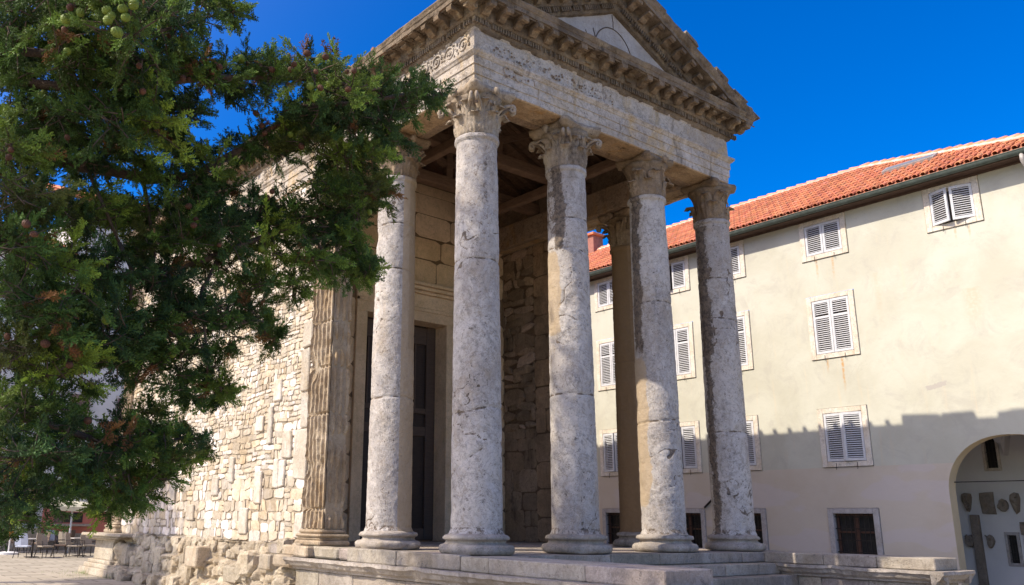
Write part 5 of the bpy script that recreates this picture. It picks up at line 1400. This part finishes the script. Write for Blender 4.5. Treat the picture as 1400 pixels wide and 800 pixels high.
# cones
def cone_mesh(mat, nm):
    mb = MB(); k1, k2 = 8, 12; rings = []
    for a in range(k1):
        th = math.pi*(a+.15)/(k1-.7); r = []
        for b_ in range(k2):
            ph = 2*math.pi*b_/k2+.25*a; d = Vector((math.sin(th)*math.cos(ph), math.sin(th)*math.sin(ph), -math.cos(th)*1.15)); q = 1+.07*math.cos(5*ph+2*a)*math.sin(th)
            r.append(d*.0138*q)
        rings.append(r)
    mb.loft(rings); o = mb.build(nm, mat); return o
cg = cone_mesh(M['cone_g'], 'green_cone'); cb = cone_mesh(M['cone_b'], 'brown_cone')
GP = [(92,70),(110,17),(90,26),(146,14),(152,22),(160,44),(172,24),(168,12),(148,27),(58,130),(434,84),(448,115),(424,118),(428,134),(392,80),(397,184),(505,290),(357,340),(236,485),(145,437),(330,80),(183,6),(335,362),(128,7),(440,128),(60,128)]
BP = [(96,10),(88,40),(70,65),(190,90),(195,125),(290,98),(300,92),(258,108),(250,107),(92,188),(398,95),(402,88),(372,95),(420,73),(445,78),(432,98),(474,98),(484,97),(476,122),(438,120),(358,172),(362,182),(372,174),(350,155),(412,200),(258,282),(268,300),(265,308),(12,215),(36,306),(46,320),(15,205),(120,575),(62,470),(365,270),(372,262),(10,460),(300,335),(230,50),(395,116),(95,499)]
first = {'g': True, 'b': True}
for lst, src, key in ((GP, cg, 'g'), (BP, cb, 'b')):
    for i, (px, py) in enumerate(lst):
        near = min(CL, key=lambda c_: (c_[0]-px)**2+(c_[1]-py)**2)
        o = src if first[key] else src.copy()
        if not first[key]: C.objects.link(o)
        first[key] = False
        o.parent = tr; P = at(px, py, near[3]-near[2]*near[3]/1167*.75)
        o.location = P-TREE; s = rnd.uniform(.85,1.15) if key == 'g' else rnd.uniform(.6,.95); o.scale = (s, s, s); o.rotation_euler = (rnd.uniform(0,3), rnd.uniform(0,3), 0)

# ---- broad trees standing outside the left of the frame; their shade falls on the columns and podium
def shade_tree(x_, y_, z0, z1, rr, n_, label, seed, sx=1.0):
    base = Vector((x_, y_, -1.2)); t = thing('plane_tree', label, 'tree', base, 'trees left of the square')
    rs_ = np.random.RandomState(seed); f_ = Foliage(seed); br_ = MB()
    br_.tube([base, (x_, y_, z0), (x_+.1, y_, z1-1)], [.32,.24,.06], 12)
    leaf = np.array([[[0,0,0],[.5,-.35,.05],[1,0,0],[.5,.35,.05]]])*.2
    for k in range(n_):
        d = rs_.normal(size=3); d /= np.linalg.norm(d); r_ = rs_.uniform(.35,.92)
        c_ = np.array([x_, y_, (z0+z1)/2])+d*np.array([rr*sx, rr*sx, (z1-z0)/2])*r_
        br_.tube([(x_, y_, max(z0-.5, c_[2]-1.5)), tuple(c_)], [.06,.015], 5)
        for j in range(34):
            p = c_+rs_.normal(size=3)*.42; f_.add(p, rs_.normal(size=3), rs_.uniform(.7,1.3), np.array((.05,.10,.02))*rs_.uniform(.7,1.5), leaf)
    br_.build('trunk', M['bark'], t, smooth=True, loc=base); f_.build('crown', M['leaf2'], t, base)
shade_tree(-13.5, 3.3, 11.4, 18.9, 3.2, 330, 'tall leafy tree just left of the frame, its shade on the corner column', 31)
shade_tree(-13.0, 17.7, 9.6, 14.2, 2.0, 130, 'smaller leafy tree left of the frame, its shade on the back of the rubble wall', 32)
# weeds along the foot of the pedestal
gr = Foliage(5)
gl = np.array([[[0,-.02,0],[.5,-.015,0],[1,0,0],[.5,.015,0]]])*.14
for k in range(900):
    u = gr.r.rand(); y_ = 14.2+3.9*u; x_ = -1.12-gr.r.rand()**2*.35 if gr.r.rand() < .8 else -1.1-gr.r.rand()*1.2
    if noise.noise(Vector((x_*2, y_*2, 0))) < .05: continue
    gr.add((x_, y_, -1.2), np.array([gr.r.normal()*.4, gr.r.normal()*.4, 1.0]), gr.r.uniform(.5,1.2), np.array((.16,.26,.04))*gr.r.uniform(.7,1.3), gl)
e_ = bpy.data.objects.new('weeds', None)
me_o = gr.build('weeds', M['leaf2'], tr, TREE); me_o.parent = None; me_o.location = TREE; bpy.data.objects.remove(e_)
tag(me_o, 'green weeds growing along the foot of the temple corner pedestal', 'weeds', kind='stuff')
